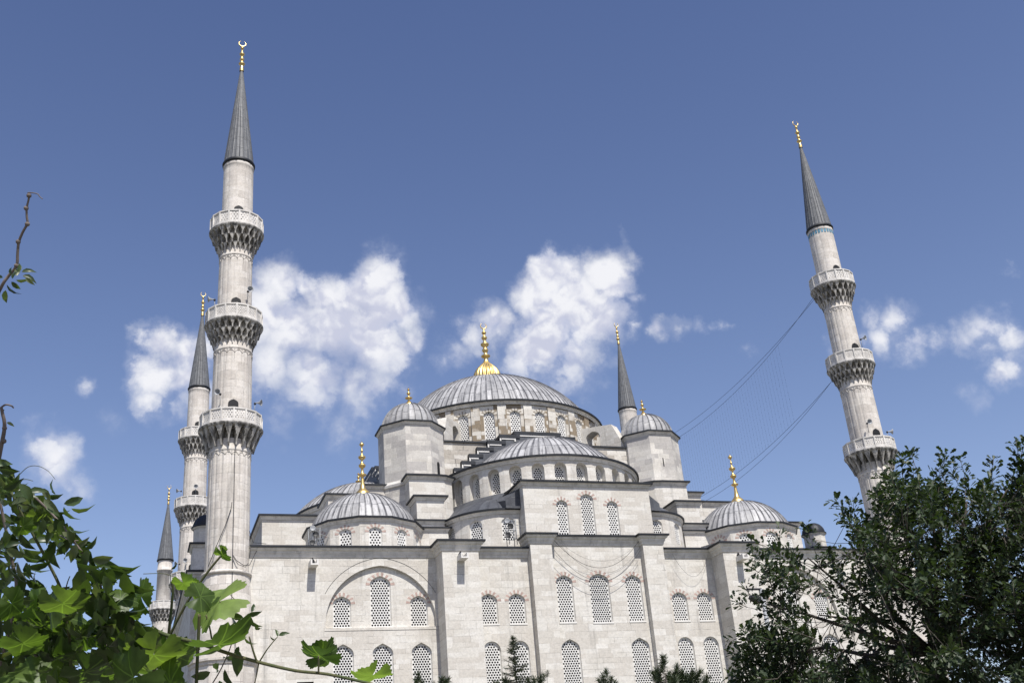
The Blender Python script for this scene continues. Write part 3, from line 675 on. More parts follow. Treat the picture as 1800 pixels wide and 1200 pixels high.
# lead roofs behind the cornices
mb = MB(); mb.box(-26, 26, 0.15, 46.5, 21.0, ZC+0.15, 0)
for x0, x1, y0, z in ((-12.5, -9.9, -2.0, ZC), (9.9, 12.5, -2.0, ZC), (-5.4, 5.4, -0.3, ZCC)):
    mb.face([(x0, y0, z+0.16), (x1, y0, z+0.16), (x1, 1.2, z+0.6), (x0, 1.2, z+0.6)])
    mb.face([(x0, y0, z+0.16), (x0, 1.2, z+0.6), (x0, 1.2, z+0.10)]); mb.face([(x1, y0, z+0.16), (x1, 1.2, z+0.10), (x1, 1.2, z+0.6)])
mb.build('roof', M_LEADT, MQ)
mb = MB()
mb.face([(-26, 46.5, 0), (-26, 1, 0), (-26, 1, 22.3), (-26, 46.5, 22.3)]); mb.face([(26, 1, 0), (26, 46.5, 0), (26, 46.5, 22.3), (26, 1, 22.3)]); mb.face([(26, 46.5, 0), (-26, 46.5, 0), (-26, 46.5, 22.3), (26, 46.5, 22.3)])
mb.box(-29, -26.02, 9, 40, 0, 22.9); mb.box(26.02, 29, 9, 40, 0, 22.9); mb.build('wall', M_STONE, MQ)
cornice([(-29, 40), (-29, 9), (-26.02, 9)], 23.1); cornice([(26.02, 9), (29, 9), (29, 40)], 23.1)
# water spouts
for x, y in ((-21.42, YB), (-11.2, -2.12), (11.2, -2.12), (21.42, YB)):
    mb = MB(); mb.box(x-0.27, x+0.27, y-1.05, y-0.001, 21.02, 21.12); mb.box(x-0.27, x-0.16, y-1.05, y-0.001, 21.121, 21.40); mb.box(x+0.16, x+0.27, y-1.05, y-0.001, 21.121, 21.40)
    o = mb.build('rainspout', M_SILL, MQ)
    mb = MB(); pts = opening(x, 21.13, 0.36, 0.66, 0.3, 5); mb.face([(u, y-0.004, v) for u, v in pts]); mb.build('spout_hole', M_DARK, o)

# ---- upper block over the centre bay
mb = MB(); uw = [(-2.22, 23.3, 0.92, 3.10, 0.42), (-0.10, 23.3, 1.08, 3.62, 0.45), (2.0, 23.3, 0.92, 3.10, 0.42)]
planar_wall(mb, (0, 0.0, 0), (1, 0), [(-5.3, 22.4), (5.3, 22.4), (5.3, 27.7), (-5.3, 27.7)], [opening(*q) for q in uw], 0.24)
mb.face([(-5.3, 5, 22.4), (-5.3, 0, 22.4), (-5.3, 0, 27.7), (-5.3, 5, 27.7)]); mb.face([(5.3, 0, 22.4), (5.3, 5, 22.4), (5.3, 5, 27.7), (5.3, 0, 27.7)])
mb.build('wall', M_STONE, MQ)
for q in uw: window(MQ, (q[0], 0, q[1]), 0, q[2], q[3], q[4], 0.18, 'red', False)
eave([(-5.3, 4.4), (-5.3, 0), (5.3, 0), (5.3, 4.4)], 27.85, size=1.05)
mb = MB(); mb.face([(-5.35, -0.05, 27.86), (5.35, -0.05, 27.86), (5.35, 4.5, 28.3), (-5.35, 4.5, 28.3)]); mb.build('roof', M_LEADT, MQ)
for sg in (-1, 1):  # lead covered shoulders beside the block
    mb = MB(); x0, x1 = sorted((5.31*sg, 6.5*sg)); y0, y1 = 0.75, 4.9
    mb.face([(x0, y0, 25.9), (x1, y0, 25.9), (x1, y0, 26.5 if sg > 0 else 27.5), (x0, y0, 27.5 if sg > 0 else 26.5)])
    mb.face([(x0, y0, 27.5 if sg > 0 else 26.5), (x1, y0, 26.5 if sg > 0 else 27.5), (x1, y1, 27.6 if sg > 0 else 28.3), (x0, y1, 28.3 if sg > 0 else 27.6)])
    xo = x1 if sg > 0 else x0
    q = [(xo, y0, 25.9), (xo, y1, 25.9), (xo, y1, 27.6), (xo, y0, 26.5)]; mb.face(q if sg > 0 else q[::-1]); mb.build('lead_shoulder', M_LEADD, MQ)

# ---- exedrae: round bays with half domes left and right of the block
for sg in (-1, 1):
    cx, cy, rad = 5.8*sg, 5.6, 4.4; step = R(33.5); angs = [sg*R(6+33.5*k) for k in range(3)]
    wq = (1.06, 1.78, 0.42); mb = MB()
    drum(mb, cx, cy, rad, angs, step, 22.4, 25.75, lambda k: [opening(0, 1.15, *wq)], 0.22, 0, sub=3)
    mb.build('exedra_wall', M_STONE, MQ)
    for a in angs:
        m = rad*math.cos(step/2*0.52); window(MQ, (cx+m*math.sin(a), cy-m*math.cos(a), 23.55), a, *wq, 0.16, None, False)
    a0, a1 = (R(-12), R(92)) if sg > 0 else (R(-92), R(12))
    eave(circle(cx, cy, rad, 22, a0, a1), 25.95, size=1.0)
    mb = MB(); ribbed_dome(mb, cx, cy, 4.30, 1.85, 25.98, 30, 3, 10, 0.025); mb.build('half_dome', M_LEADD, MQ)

# ---- piers stepping down in front of the turrets, and their twins on the flanks
def pier(poly, z0, z1, ek=1.0, name='stepped_pier'):
    mb = MB(); mb.prism(poly, z0, z1-0.12); mb.build(name, M_STONE, MQ)
    eave(poly, z1, closed=True, size=ek)
    cxm = sum(p[0] for p in poly)/len(poly); cym = sum(p[1] for p in poly)/len(poly); mb = MB()
    for i in range(len(poly)):
        a, b = poly[i], poly[(i+1) % len(poly)]; k = 0.12
        a2, b2 = [(p[0]+(p[0]-cxm)*0.0, p[1]) for p in (a, b)]
        mb.face([(a2[0], a2[1], z1+0.06), (b2[0], b2[1], z1+0.06), (cxm, cym, z1+0.45)])
    mb.build('roof', M_LEADT, MQ)
for sg in (-1, 1):
    def mx(poly): return [(x*sg, y) for x, y in (poly if sg > 0 else poly[::-1])]
    pier(mx([(8.75, 7.45), (9.5, 6.95), (10.15, 6.85), (12.5, 6.85), (12.5, 11), (8.75, 11)]), 22.3, 30.45)
    pier(mx([(10.22, 4.9), (12.46, 4.9), (12.46, 6.83), (10.22, 6.83)]), 22.3, 28.05)
    pier(mx([(10.35, 4.62), (12.54, 4.62), (12.54, 6.5), (10.35, 6.5)]), 22.3, 26.0, 0.8)
    pier(mx([(10.2, 4.25), (12.62, 4.25), (12.62, 6.0), (10.2, 6.0)]), 22.3, 25.3, 0.8)
    pier(mx([(12.55, 9.7), (15.35, 9.7), (15.35, 12.05), (12.55, 12.05)]), 22.3, 30.45)
    pier(mx([(15.36, 9.9), (18.55, 9.9), (18.55, 13.2), (15.36, 13.2)]), 22.3, 29.65)
    pier(mx([(14.0, 8.0), (24.0, 8.0), (24.0, 31), (14.0, 31)]), 22.3, 27.25)
    # little domed stair turret behind the near minaret
    mb = MB(); mb.prism(mx([(26.9, 10.6), (28.95, 10.6), (28.95, 12.7), (26.9, 12.7)]), 22.9, 25.55); mb.build('stair_turret', M_STONE, MQ)
    eave(mx([(26.9, 10.6), (28.95, 10.6), (28.95, 12.7), (26.9, 12.7)]), 25.7, closed=True, size=0.9)
    mb = MB(); mb.prism(circle(27.9*sg, 11.65, 1.03, 10), 25.6, 27.1); tt = mb.build('stair_turret', M_STONE, MQ)
    eave(circle(27.9*sg, 11.65, 1.03, 16), 27.2, closed=True, size=0.5, parent=tt)
    mb = MB(); ribbed_dome(mb, 27.9*sg, 11.65, 1.08, 1.05, 27.24, 16, 2, 8, 0.02); mb.build('turret_dome', M_EDGE, tt)

# ---- corner domes
for sg in (-1, 1):
    cx, cy, rad = 16.58*sg, 5.54, 4.42; step = R(30); angs = [R(30*k) for k in range(-6, 6)]; wq = (0.98, 2.05, 0.40)
    vis = {R(30*k) for k in range(-2, 4)}
    mb = MB(); drum(mb, cx, cy, rad, angs, step, 22.4, 25.0, lambda k: [opening(0, 0.0+0.02, *wq)] if angs[k] in vis else [], 0.2)
    dr = mb.build('dome_drum', M_STONE, MQ); m = rad*math.cos(step/2)
    for a in angs:
        if a in vis: window(MQ, (cx+m*math.sin(a), cy-m*math.cos(a), 22.42), a, *wq, 0.14, 'red', False)
    poly = [(cx+rad*math.sin(R(-165+30*k)), cy-rad*math.cos(R(-165+30*k))) for k in range(12)]
    eave(poly, 25.2, closed=True, size=0.95)
    mb = MB(); mb.lathe([(4.5, 25.22), (4.0, 25.42)], 48, cx, cy, uscale=48, vs=0.5, smooth=False); ribbed_dome(mb, cx, cy, 4.10, 2.86, 25.36, 48, 3.6, 18, 0.05); dm = mb.build('corner_dome', M_LEAD, MQ)
    f = link('finial', finial_mesh(4.6, [(0.140, 0.0), (0.135, 0.04), (0.112, 0.075), (0.075, 0.11), (0.048, 0.15), (0.036, 0.22), (0.027, 0.31)], [(0.385, 0.068), (0.555, 0.058), (0.705, 0.062), (0.82, 0.022)], 0, 0, 0.11), dm); f.location = (cx, cy, 28.12)

# ---- four great arches, half domes and walls of the square
def quarter(k):
    c, s_ = round(math.cos(k*math.pi/2)), round(math.sin(k*math.pi/2))
    return lambda x, y: (c*x-s_*(y-CY), CY+s_*x+c*(y-CY))
XS = [-7.75, -7.05, -6.35, -5.6, -4.6, -3.45, -2.1]; ZS = [32.0, 32.65, 33.3, 33.95, 34.6, 35.2, 35.55]
class TMB(MB):
    """mesh builder that turns everything a number of quarter turns round the main dome"""
    def __init__(s, k): super().__init__(); s.q = quarter(k)
    def face(s, pts, uv=None, mat=0, smooth=False): super().face([(*s.q(p[0], p[1]), p[2]) for p in pts], uv, mat, smooth)
for k in range(4):
    q = quarter(k)
    mb = TMB(k); mb.box(-9.4, 9.4, 9.95, 11.4, 22.2, 34.55); mb.build('arch_wall', M_RUBBLE, MQ)
    mb = TMB(k); mb.box(-9.5, 9.5, 9.80, 11.5, 34.551, 34.70); mb.build('lead_edge', M_EDGE, MQ)
    # stepped back of the great arch: dark lead risers, white mortar line, copings
    body = TMB(k); cop = TMB(k); line = TMB(k)
    for i in range(len(XS)):
        xn = XS[i+1] if i+1 < len(XS) else 0.0
        for sg in (-1, 1):
            a, b = sorted((XS[i]*sg*-1*-1, xn*sg*-1*-1)) if sg > 0 else sorted((-XS[i], -xn))
            body.box(a, b, 9.55, 10.9, 29.5, ZS[i]-0.02)
            ext = 0.42 if i+1 < len(XS) else 0.0
            c0, c1 = (a-0.12, b+ext) if sg > 0 else (a-ext, b+0.12)
            yo = 9.47-0.002*i-(0.001 if sg > 0 else 0)
            cop.box(c0, c1, yo, 10.95, ZS[i]-0.20+0.0005*(sg+1), ZS[i]+0.10+0.001*(sg+1))
            line.box(min(a, b) if sg < 0 else min(a, b)+0.06, max(a, b) if sg > 0 else max(a, b)-0.06, 9.50, 9.56, ZS[i]-0.34, ZS[i]-0.21)
            e = a if sg > 0 else b
            line.box(min(e-0.10*sg, e+0.02*sg), max(e-0.10*sg, e+0.02*sg), 9.498, 9.56, ZS[i]-0.86, ZS[i]-0.215)
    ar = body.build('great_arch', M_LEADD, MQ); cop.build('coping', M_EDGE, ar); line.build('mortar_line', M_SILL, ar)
    # half dome
    cy, rad = 11.5, 8.9; step = R(12); n = 12 if k == 0 else 0
    angs = [R(-66+12*j) for j in range(12)]; wq = (1.02, 2.15, 0.52)
    mb = TMB(k)
    if k == 0: drum(mb, 0, cy, rad, angs, step, 22.3, 30.75, lambda j: [opening(0, 6.02, *wq)], 0.64)
    else: drum(mb, 0, cy, rad, angs, step, 22.3, 30.75, lambda j: [], 0.3)
    for sgn in (-1, 1):
        pts = [(rad*math.sin(R(72*sgn)), cy-rad*math.cos(R(72*sgn))), (rad*math.sin(R(90*sgn)), 11.4)]
        if sgn < 0: pts = pts[::-1]
        mb.face([(*pts[0], 22.3), (*pts[1], 22.3), (*pts[1], 30.75), (*pts[0], 30.75)])
    mb.build('half_dome_drum', M_STONE, MQ)
    if k == 0:
        m = rad*math.cos(step/2)
        for a in angs:   # a round niche with a smaller lattice window at its back
            window(MQ, (m*math.sin(a), cy-m*math.cos(a), 28.32), a, *wq, 0.58, None, False, 0.2, 0.13)
    pth = [q(*p) for p in circle(0, cy, rad, 40, R(-88), R(88))]
    eave(pth, 31.0, size=1.15)
    mb = TMB(k); mb.lathe([(8.95, 31.03), (0.0, 31.25)], 40, 0, cy, R(-95), R(95), uscale=84, vs=2, smooth=False); ribbed_dome(mb, 0, 9.05, 6.62, 3.45, 31.0, 66, 4.2, 20, 0.055); mb.build('half_dome', M_LEAD, MQ)
    # lead apron at the foot of the drum
    mb = TMB(k); mb.lathe([(10.6, 26.6), (9.6, 27.6), (8.88, 28.3)], 40, 0, cy, R(-80), R(80), uscale=60, vs=1.0); mb.build('lead_apron', M_LEADD, MQ)

# ---- main drum and dome
NF = 28; step = 2*math.pi/NF; angs = [step*(j+0.5) for j in range(-14, 14)]; rad = 10.75; wq = (0.98, 2.75, 0.46)
vis = [abs(a) < R(62) for a in angs]
mb = MB(); drum(mb, 0, CY, rad, angs, step, 34.9, 39.05, lambda j: [opening(0, 0.85, *wq)] if vis[j] else [], 0.24)
mb.build('main_drum', M_DRUM, MQ); m = rad*math.cos(step/2)
for a, v in zip(angs, vis):
    if v: window(MQ, (m*math.sin(a), CY-m*math.cos(a), 35.75), a, *wq, 0.18, 'brown', False)
mb = MB()
for a in angs:      # shallow pilasters between the windows
    b = a+step/2; d = np.array((math.sin(b), -math.cos(b), 0)); t = np.array((math.cos(b), math.sin(b), 0))
    mb.obox(np.array((0, CY, 36.95))+d*(rad+0.02), t, d, (0, 0, 1), 0.40, 0.07, 2.05)
mb.build('pilasters', M_DRUM, MQ)
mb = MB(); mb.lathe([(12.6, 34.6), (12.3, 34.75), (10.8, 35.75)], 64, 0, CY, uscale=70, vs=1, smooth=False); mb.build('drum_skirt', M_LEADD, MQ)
eave(circle(0, CY, 10.78, 84), 39.45, closed=True, size=1.15)
mb = MB(); mb.lathe([(10.98, 39.50), (9.9, 39.85)], 112, 0, CY, uscale=112, vs=0.7, smooth=False); ribbed_dome(mb, 0, CY, 10.15, 6.05, 39.68, 112, 6.5, 26, 0.06); md = mb.build('main_dome', M_LEAD, MQ)
f = link('finial', finial_mesh(7.15, ONION, [(0.47, 0.064), (0.567, 0.043), (0.657, 0.059), (0.765, 0.040), (0.845, 0.032)], 0.045, 22), md); f.location = (0, CY, 45.45)
# flying buttresses on the diagonals
for k in range(4):
    for off in (-8, 8):
        a = R(45+90*k+off); d = (math.sin(a), -math.cos(a)); org = (d[0]*10.4, CY+d[1]*10.4, 0); nn = (d[1], -d[0])
        outl = [(0, 34.5), (4.4, 34.5), (4.3, 35.3), (3.4, 37.25), (0, 37.7)]; hole = opening(1.35, 34.8, 1.5, 2.3, 0.6)
        mb = MB(); o1 = (org[0]+nn[0]*0.55, org[1]+nn[1]*0.55, 0); o2 = (org[0]-nn[0]*0.55, org[1]-nn[1]*0.55, 0)
        planar_wall(mb, o1, d, outl, [hole], 1.1); planar_wall(mb, o2, (-d[0], -d[1]), [(-u, v) for u, v in outl][::-1], [[(-u, v) for u, v in hole][::-1]], 0.0)
        for i in range(1, len(outl)):
            u0, v0 = outl[i]; u1, v1 = outl[(i+1) % len(outl)]
            pa = [(o1[0]+d[0]*u0, o1[1]+d[1]*u0, v0), (o1[0]+d[0]*u1, o1[1]+d[1]*u1, v1), (o2[0]+d[0]*u1, o2[1]+d[1]*u1, v1), (o2[0]+d[0]*u0, o2[1]+d[1]*u0, v0)]
            mb.face(pa)
        mb.build('flying_buttress', M_STONE, MQ)

# ---- four octagonal weight turrets
fin_t = finial_mesh(1.60, [(0.27, 0.0), (0.25, 0.04), (0.17, 0.11), (0.09, 0.19), (0.06, 0.26)], [(0.40, 0.20), (0.68, 0.10), (0.90, 0.085)], 0, 0, 0.02)
for tx, ty in ((-11.26, 10.7), (11.26, 10.7), (-11.26, 33.7), (11.26, 33.7)):
    oc = [(tx+2.82*math.sin(R(-157.5+45*k)), ty-2.82*math.cos(R(-157.5+45*k))) for k in range(8)]
    mb = MB(); mb.prism(oc, 22.3, 35.45)
    tu = mb.build('turret', M_TURRET, MQ)
    eave(oc, 35.66, closed=True, size=0.85, parent=tu)
    oc2 = [(tx+2.84*math.sin(R(-157.5+45*k)), ty-2.84*math.cos(R(-157.5+45*k))) for k in range(8)]
    mb = MB(); sweep(mb, oc2, [(0, 30.05), (0.10, 30.1), (0.14, 30.3), (0.0, 30.55)], True); mb.build('string_course', M_TRIM, tu)
    mb = MB(); mb.lathe([(2.75, 35.70), (2.3, 35.80)], 26, tx, ty, uscale=26, vs=0.3, smooth=False); ribbed_dome(mb, tx, ty, 2.42, 2.38, 35.74, 26, 3, 16, 0.11); mb.build('turret_dome', M_LEADT, tu)
    f = link('finial', fin_t, tu); f.location = (tx, ty, 38.18)
    if ty < 20:
        for ang, zz, w_ in ((R(45), 30.6, 0.42),) if tx < 0 else ((R(0), 32.3, 0.10),):
            mm = 2.82*math.cos(R(22.5)); o3 = np.array((tx+mm*math.sin(ang), ty-mm*math.cos(ang), 0)); t = np.array((math.cos(ang), math.sin(ang), 0)); nn = np.array((math.sin(ang), -math.cos(ang), 0))
            mb = MB(); mb.face([tuple(o3+t*u+nn*0.012+np.array((0, 0, v))) for u, v in opening(0, zz, w_, 1.75 if tx < 0 else 0.8, 0.2 if tx < 0 else 0.04, 4)]); mb.build('slit_window', M_DARK, tu)

# ================================================================== minarets
def shaft_ripple(fl, depth):
    def f(a, r, z, j):
        t = (a*fl/(2*math.pi)) % 1.0; return r*(1-depth*max(0, 1-abs(t-0.5)*2/0.34))
    return f
def muqarnas(mb, z0, z1, r0, r1, tiers, n):
    H = (z1-z0)/tiers
    for t in range(tiers):
        ra = r0+(r1-r0)*t/tiers; rb = r0+(r1-r0)*(t+1)/tiers; za = z0+H*t; off = 0.5 if t % 2 else 0.0
        rows = [(0.0, 0.18), (0.25, 0.26), (0.48, 0.34), (0.66, 0.5), (0.84, 0.67), (1.0, 1.0)]
        def pt(i, j, S=12):
            f = (i % S)/S; zf, wd = rows[j]; tooth = 1.0 if abs(f-0.5) < wd/2+1e-6 else 0.0
            lean = 0.35+0.65*zf
            rin = ra-0.16-0.12*(1-zf) if zf < 0.95 else ra+0.0
            r = (ra+(rb-ra)*lean) if tooth else rin
            a = 2*math.pi*(i/S+off)/n; return (r*math.sin(a), -r*math.cos(a), za+H*zf-(0.10*H if tooth and j == 0 else 0))
        for i in range(n*12):
            for j in range(len(rows)-1):
                mb.face([pt(i, j), pt(i+1, j), pt(i+1, j+1), pt(i, j+1)])
            # underside of the tooth
        mb.lathe([(ra-0.25, za+H*0.995), (rb+0.02, za+H*0.995), (rb+0.03, za+H+0.02), (ra-0.2, za+H+0.02)], 32, smooth=False)
def balcony(parent, z_muq, z_slab, z_rail, r0, r1, rr, tiers, n, pitch):
    mb = MB(); muqarnas(mb, z_muq, z_slab-0.14, r0-0.02, r1, tiers, n)
    mb.lathe([(r0-0.1, z_slab-0.15), (r1+0.04, z_slab-0.15), (r1+0.10, z_slab-0.06), (r1+0.12, z_slab+0.02), (r1+0.02, z_slab+0.06), (0.5, z_slab+0.07)], 32, smooth=False)
    b = mb.build('balcony', M_MUQ, parent)
    mb = MB(); NP = 16; hgt = z_rail-z_slab-0.06; wid = 2*rr*math.sin(math.pi/NP)
    for k in range(NP):
        a = 2*math.pi*(k+0.5)/NP; ap = 2*math.pi*k/NP; d = np.array((math.sin(a), -math.cos(a), 0)); t = np.array((math.cos(a), math.sin(a), 0)); zz = np.array((0, 0, 1.0))
        m = rr*math.cos(math.pi/NP); base = d*m+zz*(z_slab+0.06)
        dp = np.array((math.sin(ap), -math.cos(ap), 0)); tp = np.array((math.cos(ap), math.sin(ap), 0))
        mb.obox(dp*rr+zz*(z_slab+0.06+hgt/2), tp, dp, zz, 0.055, 0.07, hgt/2)
        mb.obox(base+zz*(hgt-0.05), t, d, zz, wid/2-0.05, 0.060, 0.05); mb.obox(base+zz*0.11, t, d, zz, wid/2-0.05, 0.055, 0.11)
        pb = MB(); h0, h1 = 0.22, hgt-0.10; hw = wid/2-0.055
        lattice(pb, [(-hw, h0), (hw, h0), (hw, h1), (-hw, h1)], pitch, pitch*0.30, 0.05)
        for f, mi in zip(pb.f, pb.m):
            mb.face([tuple(base+t*pb.v[i][0]+d*(-pb.v[i][1]+0.0)+zz*pb.v[i][2]) for i in f])
    mb.build('parapet', M_PARAPET, b)
def door(parent, z, r, H=1.95, w=0.72):
    mb = MB(); o = opening(0, 0, w, H, 0.34, 5); mb.face([(x, -r-0.012, z+y) for x, y in o])
    n = len(o)
    mb.build('doorway', M_DARK, parent)
def minaret(name, label, loc):
    t = thing(name, label, 'minaret', loc, 0, 'minarets of the mosque')
    mb = MB(); poly = circle(0, 0, 2.12, 12)
    mb.prism(poly, 0, 14.55); sweep(mb, poly, [(0, 14.35), (0.08, 14.45), (0.10, 14.62), (0.20, 14.66), (0.20, 14.80), (-0.12, 14.86)], True)
    mb.lathe([(2.0, 14.85), (1.93, 15.6), (1.70, 18.6), (1.57, 20.25), (1.55, 20.4)], 24, smooth=True)
    mb.lathe([(1.55, 20.38), (1.66, 20.42), (1.70, 20.52), (1.66, 20.62), (1.52, 20.68)], 32); mb.build('base', M_MIN, t)
    def shaft(z0, z1, ra, rb, fl, dep):
        mb = MB(); mb.lathe([(ra, z0), (ra*0.7+rb*0.3, z0+(z1-z0)*0.3), (ra*0.3+rb*0.7, z0+(z1-z0)*0.7), (rb, z1-0.5)], fl*8, ripple=shaft_ripple(fl, dep), smooth=True)
        mb.lathe([(rb, z1-0.5), (rb+0.035, z1-0.46), (rb+0.035, z1-0.36), (rb, z1-0.3), (rb, z1+0.4)], 48)
        # shallow arcade of round heads under the band
        for k in range(fl):
            a0 = 2*math.pi*(k)/fl; pts = []
            for i in range(7):
                a = a0+2*math.pi/fl*i/6; pts.append(((rb+0.012)*math.sin(a), -(rb+0.012)*math.cos(a), z1-0.85+0.28*math.sin(math.pi*i/6)))
            mb.tube(pts, 0.022, 4)
        mb.build('shaft', M_MIN, t)
    shaft(20.66, 29.6, 1.485, 1.455, 20, 0.035); shaft(30.9, 37.5, 1.425, 1.385, 16, 0.03); shaft(39.3, 45.45, 1.275, 1.235, 16, 0.03)
    mb = MB(); mb.lathe([(1.185, 47.4), (1.165, 52.9), (1.165, 53.3), (1.20, 53.35), (1.20, 53.55), (1.16, 53.6), (1.16, 53.8)], 96, ripple=shaft_ripple(12, 0.02)); mb.build('shaft', M_MIN, t)
    balcony(t, 29.55, 30.95, 32.05, 1.46, 2.18, 2.17, 1, 20, 0.17)
    balcony(t, 37.45, 39.25, 40.38, 1.39, 2.05, 2.05, 3, 24, 0.13)
    balcony(t, 45.35, 47.30, 48.50, 1.24, 1.98, 1.98, 3, 22, 0.19)
    for z, r in ((31.0, 1.425), (39.3, 1.275), (47.4, 1.185)): door(t, z, r)
    mb = MB(); mb.lathe([(1.15, 53.62), (1.27, 53.66), (1.29, 53.80), (1.22, 53.92), (1.14, 53.95)], 48); mb.build('eave', M_EDGE, t)
    NB = 24; pr = [(1.17-1.08*(k/30), 53.9+9.75*k/30) for k in range(31)]
    mb = MB(); mb.lathe(pr, NB*6, uscale=NB, vs=9, ripple=lambda a, r, z, j: r*(1+(0.028 if ((a*NB/(2*math.pi)) % 1.0) > 0.82 else 0)), smooth=False); co = mb.build('cone_roof', M_CONE, t)
    f = link('finial', finial_mesh(3.05, [(0.06, 0.0), (0.055, 0.04), (0.045, 0.1)], [(0.20, 0.082), (0.36, 0.058), (0.54, 0.068), (0.74, 0.045)], 0.095), co); f.location = (0, 0, 63.5)
    return t
MA = minaret('minaret', 'tall three-balcony minaret nearest the camera at the left end of the front wall', (-27.2, 0, 0))
MBR = dup(MA, (27.2, 0, 0), 0, 'minaret at the right end of the front wall with blue tiles under its cone')
MC = dup(MA, (-27.2, 46.35, 0), 0, 'minaret half hidden close behind the nearest left one')
MD = dup(MA, (27.2, 46.35, 0), 0, 'minaret showing only its dark cone and shaft top behind the right octagonal turret')
mb = MB()
for k in range(26):
    a = 2*math.pi*k/26; d = np.array((math.sin(a), -math.cos(a), 0)); mb.obox(d*1.167+np.array((0, 0, 53.12)), (math.cos(a), math.sin(a), 0), d, (0, 0, 1), 0.085, 0.012, 0.19)
mb.build('tile_band', M_TILE, MBR)
# far courtyard minaret, slimmer, two balconies
ME = thing('minaret', 'smallest and farthest minaret, at the left behind the vine leaves, with grey cone', 'minaret', (-28.6, 94.5, 0), 0, 'minarets of the mosque')
mb = MB(); mb.prism(circle(0, 0, 2.1, 12), 0, 14); mb.lathe([(1.9, 14), (1.5, 20), (1.42, 30), (1.36, 36.9)], 64, ripple=shaft_ripple(16, 0.02)); mb.lathe([(1.08, 38.8), (1.05, 44.4), (1.15, 44.45), (1.15, 44.65), (1.06, 44.7), (1.06, 46.1)], 48); mb.build('shaft', M_MIN, ME)
balcony(ME, 36.8, 38.6, 39.8, 1.36, 1.95, 1.95, 3, 20, 0.19)
mb = MB(); mb.lathe([(1.08, 45.95), (1.22, 46.0), (1.22, 46.2), (1.05, 46.3)], 40); mb.build('eave', M_EDGE, ME)
mb = MB(); mb.lathe([(1.14-1.05*k/24, 46.2+9.0*k/24) for k in range(25)], 20*6, uscale=20, vs=9, ripple=lambda a, r, z, j: r*(1+(0.03 if ((a*20/(2*math.pi)) % 1.0) > 0.8 else 0)), smooth=False); co = mb.build('cone_roof', M_CONE, ME)
f = link('finial', finial_mesh(2.9, [(0.06, 0.0), (0.055, 0.04), (0.045, 0.1)], [(0.20, 0.082), (0.36, 0.058), (0.54, 0.068), (0.74, 0.045)], 0.095), co); f.location = (0, 0, 55.0)

# ================================================================== small equipment
def speaker_proto():
    t = thing('loudspeaker', '', 'loudspeaker', (0, 0, 0), 0, 'horn loudspeakers on the minaret balconies')
    mb = MB(); pr = [(0.05, -0.25), (0.055, -0.1), (0.08, 0.0), (0.13, 0.12), (0.20, 0.22), (0.29, 0.30), (0.31, 0.33), (0.29, 0.335), (0.18, 0.20), (0.05, 0.02), (0, 0.0)]
    mb.lathe(pr, 16); me = mb.mesh('horn', [M_HORN]); h = link('horn', me, t); h.rotation_euler = (R(97), 0, 0); h.location = (0, 0, 0)
    mb = MB(); mb.sphere((0, 0, 0), 0.12, 8); d = link('driver', mb.mesh('driver', [M_IRON]), t); d.location = (0, 0.28, -0.04)
    mb = MB(); mb.tube([(0, 0.28, -0.04), (0, 0.30, -0.5), (0, 0.32, -1.15)], 0.035, 6); mb.build('bracket', M_GREY, t)
    return t
SP = [(-27.2, 0, -1.05, -1.75, 33.25, -0.55, 'horn loudspeaker left of the doorway on the lowest balcony of the nearest minaret'),
      (-27.2, 0, 1.78, -0.9, 32.95, 1.1, 'horn loudspeaker at the right edge of the lowest balcony of the nearest minaret'),
      (-27.2, 0, 0.9, -1.6, 41.75, 0.3, 'horn loudspeaker right of the doorway on the middle balcony of the nearest minaret'),
      (-27.2, 0, -1.75, -0.9, 41.1, -1.5, 'horn loudspeaker at the left edge of the middle balcony of the nearest minaret'),
      (27.2, 0, 0.75, -1.6, 41.6, 0.5, 'horn loudspeaker on the middle balcony of the right minaret'),
      (27.2, 0, -0.9, -1.8, 33.35, -0.1, 'horn loudspeaker left of the doorway on the lowest balcony of the right minaret'),
      (27.2, 0, 1.75, -1.0, 32.9, 1.2, 'horn loudspeaker at the right edge of the lowest balcony of the right minaret'),
      (-27.2, 46.35, 0.0, -1.8, 41.4, 0.0, 'horn loudspeaker above the middle balcony of the minaret half hidden behind'),
      (-27.2, 46.35, -1.7, -0.9, 41.2, -1.3, 'horn loudspeaker at the left edge of the middle balcony of the half hidden minaret'),
      (-27.2, 46.35, -0.7, -1.7, 33.2, -0.3, 'horn loudspeaker facing out on the lowest balcony of the half hidden minaret'),
      (-27.2, 46.35, -1.5, -1.2, 33.0, -1.2, 'horn loudspeaker turned left on the lowest balcony of the half hidden minaret')]
sp0 = speaker_proto()
for i, (mx_, my_, dx, dy, z, rz, lab) in enumerate(SP):
    o = sp0 if i == 0 else dup(sp0, (0, 0, 0)); o.location = (mx_+dx, my_+dy, z); o.rotation_euler = (0, 0, rz); o['label'] = lab; o.scale = (0.78, 0.78, 0.78)
